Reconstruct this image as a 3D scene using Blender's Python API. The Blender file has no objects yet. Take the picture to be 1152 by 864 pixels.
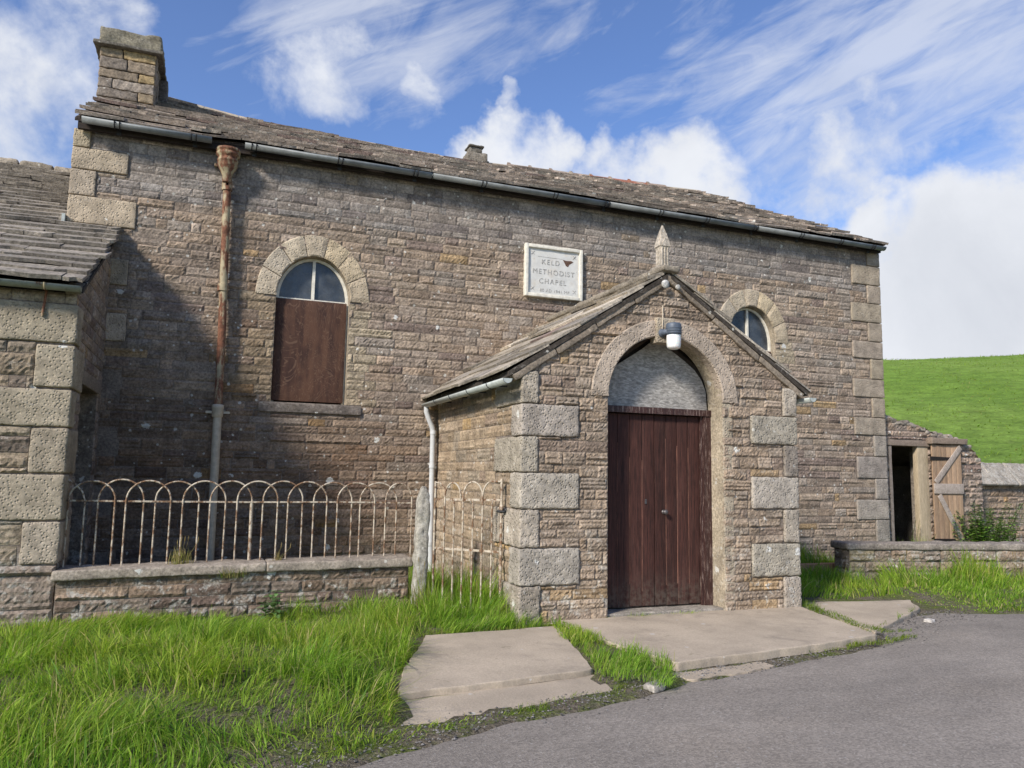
import bpy, math, random
import numpy as np
from mathutils import Matrix, Vector

random.seed(7)
rng = np.random.default_rng(11)
C = bpy.context.scene.collection
S = bpy.context.scene

# ------------------------------------------------------------------ camera
YAW, PITCH, ROLL = map(math.radians, (20.996, 6.699, 0.982))
FW = Vector((math.sin(YAW) * math.cos(PITCH), math.cos(YAW) * math.cos(PITCH), math.sin(PITCH)))
RT = Vector((math.cos(YAW), -math.sin(YAW), 0))
UP = RT.cross(FW)
RT, UP = RT * math.cos(ROLL) + UP * math.sin(ROLL), UP * math.cos(ROLL) - RT * math.sin(ROLL)
cd = bpy.data.cameras.new('camera')
cd.sensor_width = 36.0
cd.lens = 36.0 * 860.448 / 1152
cd.clip_start, cd.clip_end = 0.05, 3000
cam = bpy.data.objects.new('camera', cd)
C.objects.link(cam)
m = Matrix((RT, UP, -FW)).transposed().to_4x4()
m.translation = (0, -11.879, 1.65)
cam.matrix_world = m
S.camera = cam

# ------------------------------------------------------------------ light
SUN = Vector((-1.55, -1.0, 1.22)).normalized()          # towards the sun
EL = math.asin(SUN.z)
AZ = math.atan2(SUN.x, SUN.y)
sl = bpy.data.lights.new('sun', 'SUN')
sl.energy = 3.1
sl.angle = math.radians(8.5)
sl.color = (1.0, 0.93, 0.84)
so = bpy.data.objects.new('sun', sl)
C.objects.link(so)
so.rotation_euler = SUN.to_track_quat('Z', 'Y').to_euler()
SKY_STRENGTH = 0.15
S.view_settings.view_transform = 'Standard'
S.view_settings.look = 'None'
S.view_settings.exposure = 0.80
S.view_settings.gamma = 1.0
S.view_settings.use_curve_mapping = False

W = bpy.data.worlds.new('World')
S.world = W
W.use_nodes = True


def build_world():
    nt = W.node_tree
    nt.nodes.clear()
    N, L = nt.nodes, nt.links

    def nd(t, **k):
        n = N.new(t)
        for a, v in k.items():
            setattr(n, a, v)
        return n

    def math_(op, a, b=None, clamp=False):
        n = nd('ShaderNodeMath', operation=op)
        n.use_clamp = clamp
        for i, v in enumerate((a, b)):
            if v is None:
                continue
            if isinstance(v, (int, float)):
                n.inputs[i].default_value = v
            else:
                L.new(v, n.inputs[i])
        return n.outputs[0]

    tc = nd('ShaderNodeTexCoord')
    sky = nd('ShaderNodeTexSky', sky_type='NISHITA')
    sky.sun_disc = False
    sky.sun_elevation = EL
    sky.sun_rotation = AZ
    sky.altitude = 300
    sky.air_density = 1.0
    sky.dust_density = 0.4
    sky.ozone_density = 2.5
    d = tc.outputs['Generated']

    def dirpx(px, py):
        v = FW * 860.448 + RT * (px - 576) + UP * (432 - py)
        return v.normalized()

    wn = nd('ShaderNodeTexNoise')
    wn.inputs['Scale'].default_value = 5.5
    wn.inputs['Detail'].default_value = 6
    wn.inputs['Roughness'].default_value = .6
    L.new(d, wn.inputs['Vector'])
    w1 = nd('ShaderNodeVectorMath', operation='SUBTRACT')
    L.new(wn.outputs['Color'], w1.inputs[0])
    w1.inputs[1].default_value = (.5, .5, .5)
    w2 = nd('ShaderNodeVectorMath', operation='SCALE')
    L.new(w1.outputs[0], w2.inputs[0])
    w2.inputs['Scale'].default_value = .22
    w3 = nd('ShaderNodeVectorMath', operation='ADD')
    L.new(d, w3.inputs[0])
    L.new(w2.outputs[0], w3.inputs[1])
    w4 = nd('ShaderNodeVectorMath', operation='NORMALIZE')
    L.new(w3.outputs[0], w4.inputs[0])
    dw = w4.outputs[0]

    def dot(v, vec=None):
        n = nd('ShaderNodeVectorMath', operation='DOT_PRODUCT')
        L.new(vec if vec is not None else d, n.inputs[0])
        n.inputs[1].default_value = v
        return n.outputs['Value']

    def noise(vec, scale, detail, rough=0.55, dist=0.0):
        n = nd('ShaderNodeTexNoise')
        n.inputs['Scale'].default_value = scale
        n.inputs['Detail'].default_value = detail
        n.inputs['Roughness'].default_value = rough
        n.inputs['Distortion'].default_value = dist
        L.new(vec, n.inputs['Vector'])
        return n.outputs['Fac']

    def blob(px, py, r, s):
        # an angular cloud bank about a direction of the sky
        a0 = math.cos(r / 860.0 * 1.0)
        mr = nd('ShaderNodeMapRange', interpolation_type='SMOOTHSTEP')
        L.new(dot(dirpx(px, py), dw), mr.inputs['Value'])
        mr.inputs['From Min'].default_value = a0
        mr.inputs['From Max'].default_value = 1.0
        mr.inputs['To Min'].default_value = 0.0
        mr.inputs['To Max'].default_value = s
        return mr.outputs['Result']

    def total(lst):
        t = blob(*lst[0])
        for b in lst[1:]:
            t = math_('MAXIMUM', t, blob(*b))
        return t

    cum = total([(1130, 370, 200, 1.15), (1010, 370, 130, .95), (1060, 280, 110, .8), (1190, 280, 110, .85), (960, 420, 130, .7), (990, 300, 70, .6),
                 (585, 195, 80, .78), (745, 220, 110, .82), (680, 215, 80, .7), (800, 205, 70, .55),
                 (5, 60, 150, .70), (-60, 150, 170, .8), (80, 20, 95, .5), (975, 165, 90, .42), (850, 195, 70, .36),
                 (360, 70, 75, .30), (385, 115, 55, .30), (345, 30, 60, .26), (470, 115, 50, .28), (575, 120, 22, .42),
                 (-500, 300, 500, .9), (1800, 300, 500, .9), (300, 1500, 500, .6)])
    n1 = noise(d, 5.0, 9, 0.58, 0.25)
    n2 = noise(d, 17.0, 8, 0.6, 0.2)
    nn = math_('ADD', math_('MULTIPLY', n1, 0.72), math_('MULTIPLY', n2, 0.28))
    # cover = cum + noise - 1
    c1 = math_('ADD', cum, math_('MULTIPLY', math_('SUBTRACT', nn, 0.5), 2.3))
    mr = nd('ShaderNodeMapRange', interpolation_type='SMOOTHSTEP')
    L.new(c1, mr.inputs['Value'])
    mr.inputs['From Min'].default_value = 0.22
    mr.inputs['From Max'].default_value = 0.84
    cumulus = mr.outputs['Result']
    # high streaks: noise stretched along one sweep of the sky
    a_ = (RT * math.cos(0.42) + UP * math.sin(0.42))
    b_ = (UP * math.cos(0.42) - RT * math.sin(0.42))
    cmb = nd('ShaderNodeCombineXYZ')
    L.new(math_('MULTIPLY', dot(a_), 1.7), cmb.inputs[0])
    L.new(math_('MULTIPLY', dot(b_), 6.6), cmb.inputs[1])
    L.new(math_('MULTIPLY', dot(FW), 1.6), cmb.inputs[2])
    s1 = noise(cmb.outputs[0], 1.3, 8, 0.58, 0.9)
    s1b = noise(cmb.outputs[0], 5.0, 7, 0.62, 1.2)
    s1 = math_('ADD', math_('MULTIPLY', s1, .74), math_('MULTIPLY', s1b, .26))
    msk = total([(930, 80, 260, .80), (1080, 20, 240, .95), (1000, 140, 230, .85), (1150, 110, 200, .8), (760, 130, 170, .55), (420, -10, 190, .85), (560, -30, 160, .75), (260, 20, 120, .4)])
    c2 = math_('ADD', msk, math_('MULTIPLY', math_('SUBTRACT', s1, 0.5), 3.6))
    mr2 = nd('ShaderNodeMapRange', interpolation_type='SMOOTHSTEP')
    L.new(c2, mr2.inputs['Value'])
    mr2.inputs['From Min'].default_value = 0.32
    mr2.inputs['From Max'].default_value = 1.3
    mr2.inputs['To Max'].default_value = 0.62
    streak = mr2.outputs['Result']
    cover = math_('MAXIMUM', cumulus, streak)
    # thin general haze low down
    cover = math_('MINIMUM', math_('MAXIMUM', cover, 0.04), 1.0)
    # cloud tone: lit tops, grey undersides
    n3 = noise(d, 4.2, 7, 0.6, 0.3)
    gr = total([(1060, 340, 120, 1.0), (960, 180, 90, .8), (1110, 350, 110, .8), (620, 240, 60, .2), (60, 150, 100, .25)])
    tone = math_('ADD', math_('MULTIPLY', gr, 0.55), math_('MULTIPLY', math_('SUBTRACT', n3, 0.44), 2.2), True)
    cc = nd('ShaderNodeMix', data_type='RGBA')
    L.new(tone, cc.inputs['Factor'])
    cc.inputs['A'].default_value = (3.3, 3.4, 3.62, 1)
    cc.inputs['B'].default_value = (2.6, 2.72, 2.98, 1)
    # sky seen through the clouds
    hs = nd('ShaderNodeHueSaturation')
    hs.inputs['Saturation'].default_value = 1.18
    hs.inputs['Hue'].default_value = 0.512
    hs.inputs['Value'].default_value = .70
    L.new(sky.outputs[0], hs.inputs['Color'])
    mx = nd('ShaderNodeMix', data_type='RGBA')
    L.new(cover, mx.inputs['Factor'])
    L.new(hs.outputs[0], mx.inputs['A'])
    L.new(cc.outputs['Result'], mx.inputs['B'])
    bg = nd('ShaderNodeBackground')
    bg.inputs['Strength'].default_value = SKY_STRENGTH
    L.new(mx.outputs['Result'], bg.inputs['Color'])
    out = nd('ShaderNodeOutputWorld')
    L.new(bg.outputs[0], out.inputs[0])


build_world()

# ------------------------------------------------------------------ maths helpers


def _h(ix, iy, iz, seed):
    n = (ix.astype(np.int64) * 374761393 + iy.astype(np.int64) * 668265263 + iz.astype(np.int64) * 2147483647 + seed * 1442695041) & 0xFFFFFFFF
    n = ((n ^ (n >> 13)) * 1274126177) & 0xFFFFFFFF
    n = (n ^ (n >> 16)) & 0xFFFFFFFF
    return n / 4294967295.0


def vnoise(P, scale=1.0, seed=0):
    """smooth value noise in -1..1"""
    Q = np.asarray(P, float) * scale
    f = np.floor(Q)
    t = Q - f
    t = t * t * (3 - 2 * t)
    f = f.astype(np.int64)
    r = 0
    for a in (0, 1):
        for b in (0, 1):
            for c in (0, 1):
                w = (t[:, 0] if a else 1 - t[:, 0]) * (t[:, 1] if b else 1 - t[:, 1]) * (t[:, 2] if c else 1 - t[:, 2])
                r = r + w * _h(f[:, 0] + a, f[:, 1] + b, f[:, 2] + c, seed)
    return r * 2 - 1


def fbm(P, scale=1.0, seed=0, oct=3):
    r, a = 0, 1.0
    for o in range(oct):
        r = r + a * vnoise(P, scale * 2 ** o, seed + o * 17)
        a *= 0.5
    return r


def v3(*a):
    return np.array(a, float)


def unit(v):
    v = np.asarray(v, float)
    return v / np.linalg.norm(v)


class MB:
    """collects pieces of geometry and links them as ONE mesh object"""

    def __init__(self):
        self.v, self.t, self.f, self.s, self.n = [], [], [], [], 0

    def add(self, V, faces, tint=(1, 1, 1), smooth=False):
        V = np.asarray(V, float).reshape(-1, 3)
        self.v.append(V)
        t = np.asarray(tint, float)
        self.t.append(np.tile(t, (len(V), 1)) if t.ndim == 1 else t)
        groups = {}
        if isinstance(faces, np.ndarray):
            groups[faces.shape[1]] = faces
        else:
            for q in faces:
                groups.setdefault(len(q), []).append(q)
        for k, q in groups.items():
            q = np.asarray(q, np.int64).reshape(-1, k) + self.n
            self.f.append(q)
            self.s.append(np.full(len(q), smooth, bool))
        self.n += len(V)

    def join(self, o):
        for q, s in zip(o.f, o.s):
            self.f.append(q + self.n)
            self.s.append(s)
        self.v += o.v
        self.t += o.t
        self.n += o.n

    def build(self, name, mat, parent=None, loc=(0, 0, 0)):
        V = np.concatenate(self.v)
        T = np.concatenate(self.t)
        off = np.array(parent['_base'] if parent is not None and '_base' in parent else loc, float)
        V = V - off
        me = bpy.data.meshes.new(name)
        me.vertices.add(len(V))
        me.vertices.foreach_set('co', V.ravel())
        loops = np.concatenate([q.ravel() for q in self.f])
        tot = np.concatenate([np.full(len(q), q.shape[1]) for q in self.f])
        start = np.concatenate([[0], np.cumsum(tot)[:-1]])
        me.loops.add(len(loops))
        me.loops.foreach_set('vertex_index', loops.astype(np.int32))
        me.polygons.add(len(tot))
        me.polygons.foreach_set('loop_start', start.astype(np.int32))
        me.polygons.foreach_set('loop_total', tot.astype(np.int32))
        me.polygons.foreach_set('use_smooth', np.concatenate(self.s))
        at = me.color_attributes.new('tint', 'FLOAT_COLOR', 'POINT')
        at.data.foreach_set('color', np.column_stack([T, np.ones(len(T))]).astype(np.float32).ravel())
        me.update(calc_edges=True)
        me.validate()
        me.materials.append(mat)
        o = bpy.data.objects.new(name, me)
        C.objects.link(o)
        if parent is not None:
            o.parent = parent
            if '_base' in parent:
                o['_base'] = parent['_base']
        else:
            o.location = loc
        return o


def thing(name, label, cat, base, group=None):
    o = bpy.data.objects.new(name, None)
    C.objects.link(o)
    o.location = base
    o.empty_display_size = 0.2
    o['_base'] = [float(x) for x in base]
    o['label'], o['category'] = label, cat
    if group:
        o['group'] = group
    return o


def tag(o, label=None, cat=None, group=None, kind=None):
    if label:
        o['label'] = label
    if cat:
        o['category'] = cat
    if group:
        o['group'] = group
    if kind:
        o['kind'] = kind
    return o


# ------------------------------------------------------------------ shapes
BOXF = [(0, 3, 2, 1), (4, 5, 6, 7), (0, 1, 5, 4), (1, 2, 6, 5), (2, 3, 7, 6), (3, 0, 4, 7)]


def box(mb, lo, hi, tint=(1, 1, 1), ax=None):
    """plain box; ax = (origin, X, Y, Z) local frame"""
    x0, y0, z0 = lo
    x1, y1, z1 = hi
    P = np.array([(x0, y0, z0), (x1, y0, z0), (x1, y1, z0), (x0, y1, z0), (x0, y0, z1), (x1, y0, z1), (x1, y1, z1), (x0, y1, z1)], float)
    if ax is not None:
        O, X, Y, Z = [np.asarray(a, float) for a in ax]
        P = O + P[:, :1] * X + P[:, 1:2] * Y + P[:, 2:] * Z
    mb.add(P, BOXF, tint)


def hexa(mb, P, tint=(1, 1, 1)):
    mb.add(np.array(P, float), BOXF, tint)


def rbox(mb, lo, hi, tint=(1, 1, 1), g=0.05, r=0.012, amp=0.004, nscale=9.0, seed=1, ax=None, smooth=True, taper=None):
    """block with rounded arrises and an uneven dressed surface"""
    lo, hi = np.array(lo, float), np.array(hi, float)
    sz = hi - lo
    r = min(r, sz.min() * 0.4)
    n = [max(2, int(math.ceil(s / g))) for s in sz]

    def line(k):
        a = np.linspace(lo[k] + r, hi[k] - r, n[k] + 1)
        return np.concatenate([[lo[k], lo[k] + r * 0.35], a, [hi[k] - r * 0.35, hi[k]]])
    ls = [line(k) for k in range(3)]
    for k in range(3):
        a, b = [(1, 2), (2, 0), (0, 1)][k]
        A, B = np.meshgrid(ls[a], ls[b], indexing='ij')
        na, nb = A.shape
        for side in (0, 1):
            P = np.zeros((na * nb, 3))
            P[:, a], P[:, b] = A.ravel(), B.ravel()
            P[:, k] = hi[k] if side else lo[k]
            inner = np.clip(P, lo + r, hi - r)
            dv = P - inner
            ln = np.linalg.norm(dv, axis=1, keepdims=True)
            nn = dv / np.maximum(ln, 1e-9)
            P = inner + nn * r
            P0 = P.copy()
            P = P + nn * (amp * fbm(P0 + seed * 3.7, nscale, seed, 3))[:, None]
            if taper is not None:
                P = taper(P)
            if ax is not None:
                O, X, Y, Z = [np.asarray(q, float) for q in ax]
                P = O + P[:, :1] * X + P[:, 1:2] * Y + P[:, 2:] * Z
            ii = np.arange(na * nb).reshape(na, nb)
            q = np.stack([ii[:-1, :-1], ii[1:, :-1], ii[1:, 1:], ii[:-1, 1:]], -1).reshape(-1, 4)
            if not side:
                q = q[:, ::-1]
            mb.add(P, q, tint, smooth)


def tube(mb, pts, rad, n=8, tint=(1, 1, 1), caps=True, squash=None):
    pts = np.array(pts, float)
    rad = np.broadcast_to(np.asarray(rad, float), (len(pts),))
    V = []
    up0 = v3(0, 0, 1)
    prev = None
    for i, p in enumerate(pts):
        d = unit((pts[min(i + 1, len(pts) - 1)] - pts[max(i - 1, 0)]))
        if prev is None:
            a = np.cross(d, up0)
            if np.linalg.norm(a) < 1e-3:
                a = np.cross(d, v3(0, 1, 0))
        else:
            a = prev - d * (prev @ d)
        a = unit(a)
        prev = a
        b = np.cross(d, a)
        for k in range(n):
            th = 2 * math.pi * k / n
            V.append(p + rad[i] * (a * math.cos(th) + b * math.sin(th)))
    F = []
    for i in range(len(pts) - 1):
        for k in range(n):
            k2 = (k + 1) % n
            F.append((i * n + k, i * n + k2, (i + 1) * n + k2, (i + 1) * n + k))
    mb.add(V, F, tint, True)
    if caps:
        mb.add(V[:n], [tuple(range(n))], tint)
        mb.add(V[-n:], [tuple(range(n))], tint)


def lathe(mb, O, prof, n=16, tint=(1, 1, 1), axis=(0, 0, 1)):
    """profile of (radius, height) about an axis"""
    ax = unit(axis)
    a = unit(np.cross(ax, v3(0.3, 1, 0.1)))
    b = np.cross(ax, a)
    V = []
    for r, h in prof:
        for k in range(n):
            t = 2 * math.pi * k / n
            V.append(np.asarray(O, float) + ax * h + r * (a * math.cos(t) + b * math.sin(t)))
    F = []
    for i in range(len(prof) - 1):
        for k in range(n):
            F.append((i * n + k, i * n + (k + 1) % n, (i + 1) * n + (k + 1) % n, (i + 1) * n + k))
    mb.add(V, F, tint, True)
    mb.add(V[:n], [tuple(range(n))], tint)
    mb.add(V[-n:], [tuple(range(n))], tint)


def prism(mb, poly, O, U, V, N, d0, d1, tint=(1, 1, 1)):
    """planar polygon extruded between two depths along N"""
    O, U, V, N = [np.asarray(q, float) for q in (O, U, V, N)]
    a = [O + U * u + V * v + N * d1 for u, v in poly]
    b = [O + U * u + V * v + N * d0 for u, v in poly]
    k = len(poly)
    F = [tuple(range(k)), tuple(range(2 * k - 1, k - 1, -1))] + [(i, i + k, (i + 1) % k + k, (i + 1) % k) for i in range(k)]
    mb.add(a + b, F, tint)


# ------------------------------------------------------------------ masonry
SAND = [(.282, .232, .188), (.268, .215, .170), (.252, .222, .195), (.295, .245, .198), (.245, .203, .170), (.272, .230, .195)]


def stone_tint(r, warm=0.0):
    if r.random() < 0.02:
        c = v3(.30, .222, .135)
    elif r.random() < 0.08:
        c = v3(.205, .165, .145)
    else:
        c = v3(*SAND[r.integers(len(SAND))])
    c = c * math.exp(r.normal(0, 0.10))
    return c * v3(1.02 + warm, .985, .93 - warm)


def rect_sub(R, Hh, mn=0.045):
    """rectangle minus rectangle -> rectangles"""
    a, b, c, d = R
    e, f, g, h = Hh
    if e >= b - 1e-6 or f <= a + 1e-6 or g >= d - 1e-6 or h <= c + 1e-6:
        return [R]
    o = []
    if e - a > mn:
        o.append((a, e, c, d))
    if b - f > mn:
        o.append((f, b, c, d))
    m0, m1 = max(a, e), min(b, f)
    if m1 - m0 > mn:
        if g - c > mn * .6:
            o.append((m0, m1, c, g))
        if d - h > mn * .6:
            o.append((m0, m1, h, d))
    return o


def block(mb, fr, rc, g, proud, amp, tint, r, ztop=None, ell=(), joint=0.011, smooth=False):
    O, U, V, N = fr
    u0, u1, w0, w1 = rc
    u0, u1, w0, w1 = u0 + joint / 2, u1 - joint / 2, w0 + joint / 2, w1 - joint / 2
    if u1 - u0 < .02 or w1 - w0 < .015:
        return
    nu, nv = max(2, int(round((u1 - u0) / g))), max(2, int(round((w1 - w0) / g)))
    us, ws = np.linspace(u0, u1, nu + 1), np.linspace(w0, w1, nv + 1)
    A, B = np.meshgrid(us, ws, indexing='ij')
    h = r.normal(0, .5, A.shape)
    # coarse swell
    cu, cv = r.normal(0, .6, 4), r.normal(0, .6, 4)
    x, y = (A - u0) / (u1 - u0), (B - w0) / (w1 - w0)
    row = np.cumsum(r.normal(0, .5, A.shape[1])) * .5
    row = row - row.mean() + r.normal(0, .45, A.shape[1])
    h = h * .55 + row[None, :] * .9 + .6 * (cu[0] * (x - .5) * 2 + cv[0] * (y - .5) * 2 + cu[1] * np.sin(3.1 * x + 6 * cv[1]) * np.sin(3.1 * y + 5 * cu[2]))
    H = proud + amp * h
    bd = np.zeros(A.shape, bool)
    bd[0], bd[-1], bd[:, 0], bd[:, -1] = True, True, True, True
    H = np.where(bd, proud * .35 + amp * .15 * h, np.maximum(H, proud * .25))
    jt = min(g, u1 - u0, w1 - w0) * .16
    A = A + np.where(bd, r.uniform(-.004, .004, A.shape), r.uniform(-jt, jt, A.shape))
    B = B + np.where(bd, r.uniform(-.004, .004, A.shape), r.uniform(-jt, jt, A.shape))
    if ztop is not None:
        B = np.minimum(B, ztop(A))
    n0, n1 = A.shape
    P = (O[None] + A.ravel()[:, None] * U + B.ravel()[:, None] * V + H.ravel()[:, None] * N)
    ii = np.arange(n0 * n1).reshape(n0, n1)
    q = np.stack([ii[:-1, :-1], ii[1:, :-1], ii[1:, 1:], ii[:-1, 1:]], -1).reshape(-1, 4)
    keep = np.ones(len(q), bool)
    ac, bc = A.ravel()[q].mean(1), B.ravel()[q].mean(1)
    for (ec, ez, ea, eb) in ell:
        keep &= ~((((ac - ec) / ea) ** 2 + ((bc - ez) / eb) ** 2 < 1) & (bc > ez - .02))
    if ztop is not None:
        bb = B.ravel()[q]
        keep &= (bb.max(1) - bb.min(1)) > .002
    q = q[keep]
    if not len(q):
        return
    # skirt down into the joint
    ring = np.concatenate([ii[:, 0], ii[-1, 1:], ii[-2::-1, -1], ii[0, -2:0:-1]])
    k = len(ring)
    Q = O[None] + A.ravel()[ring][:, None] * U + B.ravel()[ring][:, None] * V + np.full((k, 1), -.02) * N
    P2 = np.concatenate([P, Q])
    nb = n0 * n1
    qa = np.arange(k)
    sk = np.stack([ring, nb + qa, nb + (qa + 1) % k, ring[(qa + 1) % k]], -1)
    if len(ell):
        mid = (A.ravel()[ring] + A.ravel()[ring[(qa + 1) % k]]) / 2
        mz = (B.ravel()[ring] + B.ravel()[ring[(qa + 1) % k]]) / 2
        ok = np.ones(k, bool)
        for (ec, ez, ea, eb) in ell:
            ok &= ~((((mid - ec) / ea) ** 2 + ((mz - ez) / eb) ** 2 < 1) & (mz > ez - .02))
        sk = sk[ok]
    if np.dot(np.cross(U, V), N) < 0:
        q, sk = q[:, ::-1], sk[:, ::-1]
    mb.add(P2, np.concatenate([q, sk]), tint, smooth)


def coursed(mb, fr, u0, u1, z0, z1, hmean=.145, lmean=.36, holes=(), ell=(), ztop=None, g=.034, proud=.016, amp=.011, tintf=None, seed=1,
            hvar=.22, lvar=.45, joint=.011, style=None):
    r = np.random.default_rng(seed)
    z = z0
    while z < z1 - .01:
        h = hmean * (1 + r.uniform(-hvar, hvar))
        if z + h > z1 - .05:
            h = z1 - z
        u = u0 - r.uniform(0, lmean)
        while u < u1:
            l = lmean * math.exp(r.normal(0, lvar)) * (0.8 + .4 * (h / hmean - 1 + .5))
            l = min(max(l, .10), lmean * 2.6)
            a, b = max(u, u0), min(u + l, u1)
            if u1 - b < .08:
                b = u1
            u = b if b == u1 else u + l
            if b - a < .03:
                continue
            zm = (z + h / 2)
            if ztop is not None and z > max(ztop(np.array([a, b]))) - .01:
                continue
            rs = [(a, b, z, z + h)]
            for Hh in holes:
                rs = [x for q in rs for x in rect_sub(q, Hh)]
            for q in rs:
                c = stone_tint(r)
                p_, a_ = proud * r.uniform(.6, 1.4), amp * r.uniform(.7, 1.3)
                if tintf is not None:
                    c = tintf(c, (q[0] + q[1]) / 2, (q[2] + q[3]) / 2, r)
                if style is not None:
                    p_, a_ = style((q[0] + q[1]) / 2, (q[2] + q[3]) / 2, p_, a_)
                block(mb, fr, q, g, p_, a_, c, r, ztop, ell, joint)
        z += h


def backing(mb, fr, us, v0, vtop, opens=(), thick=.45, tint=(.20, .165, .135), rev=(.34, .285, .21)):
    """solid wall behind the stone faces, with real openings and reveals.
    opens: (ua, ub, va, spring, rise)  rise 0 = flat head"""
    O, U, V, N = fr
    br = set(us)
    for (ua, ub, va, sp, ri) in opens:
        br |= {ua, ub}
        if ri:
            for k in range(1, 16):
                br.add((ua + ub) / 2 - (ub - ua) / 2 * math.cos(math.pi * k / 16))
    br = sorted(br)

    def top(o, u):
        ua, ub, va, sp, ri = o
        c, a = (ua + ub) / 2, (ub - ua) / 2
        return sp + (ri * math.sqrt(max(0, 1 - ((u - c) / a) ** 2)) if ri else 0)

    def P(u, v, n):
        return O + U * u + V * v + N * n
    for a, b in zip(br[:-1], br[1:]):
        mdl = (a + b) / 2
        segs = []
        ops = sorted([o for o in opens if o[0] - 1e-9 <= a and b <= o[1] + 1e-9], key=lambda o: o[2])
        lo = (v0, v0)
        for o in ops:
            if o[2] > lo[0] + 1e-6:
                segs.append((lo, (o[2], o[2])))
            lo = (top(o, a), top(o, b))
        segs.append((lo, (vtop(a), vtop(b))))
        for (p0, p1), (q0, q1) in segs:
            for n_ in (0, -thick):
                mb.add([P(a, p0, n_), P(b, p1, n_), P(b, q1, n_), P(a, q0, n_)], [(0, 1, 2, 3)], tint)
        mb.add([P(a, vtop(a), 0), P(b, vtop(b), 0), P(b, vtop(b), -thick), P(a, vtop(a), -thick)], [(0, 1, 2, 3)], tint)
        if not any(o[2] <= v0 + 1e-6 for o in ops):
            mb.add([P(a, v0, 0), P(b, v0, 0), P(b, v0, -thick), P(a, v0, -thick)], [(0, 1, 2, 3)], tint)
    for u in (br[0], br[-1]):
        mb.add([P(u, v0, 0), P(u, vtop(u), 0), P(u, vtop(u), -thick), P(u, v0, -thick)], [(0, 1, 2, 3)], tint)
    for o in opens:
        ua, ub, va, sp, ri = o
        ol = [(ua, va), (ua, sp)]
        if ri:
            ol += [(u, top(o, u)) for u in [(ua + ub) / 2 - (ub - ua) / 2 * math.cos(math.pi * k / 24) for k in range(1, 24)]]
        ol += [(ub, sp), (ub, va)]
        if va > v0 + 1e-6:
            ol += [(ua, va)]
        for (a, b), (c, d) in zip(ol[:-1], ol[1:]):
            mb.add([P(a, b, 0.001), P(c, d, 0.001), P(c, d, -thick), P(a, b, -thick)], [(0, 1, 2, 3)], rev)


def voussoirs(mb, fr, uc, zc, ai, bi, ao, bo, n, proud=.03, back=-.12, gap=.006, tints=None, amp=.004, seed=3, t0=0.0, t1=math.pi, seg=5):
    O, U, V, N = fr
    r = np.random.default_rng(seed)
    for i in range(n):
        a = t0 + (t1 - t0) * i / n
        b = t0 + (t1 - t0) * (i + 1) / n
        ga = gap / ((ai + ao) / 2) / 2
        a, b = a + ga, b - ga
        th = np.linspace(a, b, seg + 1)
        rr = np.array([0, .06, .3, .55, .8, .95, 1.0])
        T, R = np.meshgrid(th, rr, indexing='ij')
        cu, cz = uc + (ai + (ao - ai) * R) * np.cos(T), zc + (bi + (bo - bi) * R) * np.sin(T)
        dd = np.full(T.shape, proud)
        edge = (R < .01) | (R > .99)
        edge[0], edge[-1] = True, True
        nz = fbm(np.column_stack([cu.ravel(), cz.ravel(), np.full(cu.size, i * 1.7)]), 16, seed, 2).reshape(T.shape)
        dd = dd + np.where(edge, -.012, amp * nz)
        P = O[None] + cu.ravel()[:, None] * U + cz.ravel()[:, None] * V + dd.ravel()[:, None] * N
        n0, n1 = T.shape
        ii = np.arange(n0 * n1).reshape(n0, n1)
        q = np.stack([ii[:-1, :-1], ii[1:, :-1], ii[1:, 1:], ii[:-1, 1:]], -1).reshape(-1, 4)
        ring = np.concatenate([ii[:, 0], ii[-1, 1:], ii[-2::-1, -1], ii[0, -2:0:-1]])
        k = len(ring)
        Q = O[None] + cu.ravel()[ring][:, None] * U + cz.ravel()[ring][:, None] * V + np.full((k, 1), back) * N
        qa = np.arange(k)
        sk = np.stack([ring, len(P) + qa, len(P) + (qa + 1) % k, ring[(qa + 1) % k]], -1)
        c = v3(*tints(i, r)) * 1.18 if tints else v3(.36, .31, .245) * math.exp(r.normal(0, .07))
        mb.add(np.concatenate([P, Q]), np.concatenate([q, sk]), c, False)


def frame(O, U, N):
    return (v3(*O), unit(U), v3(0, 0, 1), unit(N))

# ------------------------------------------------------------------ materials


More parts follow.
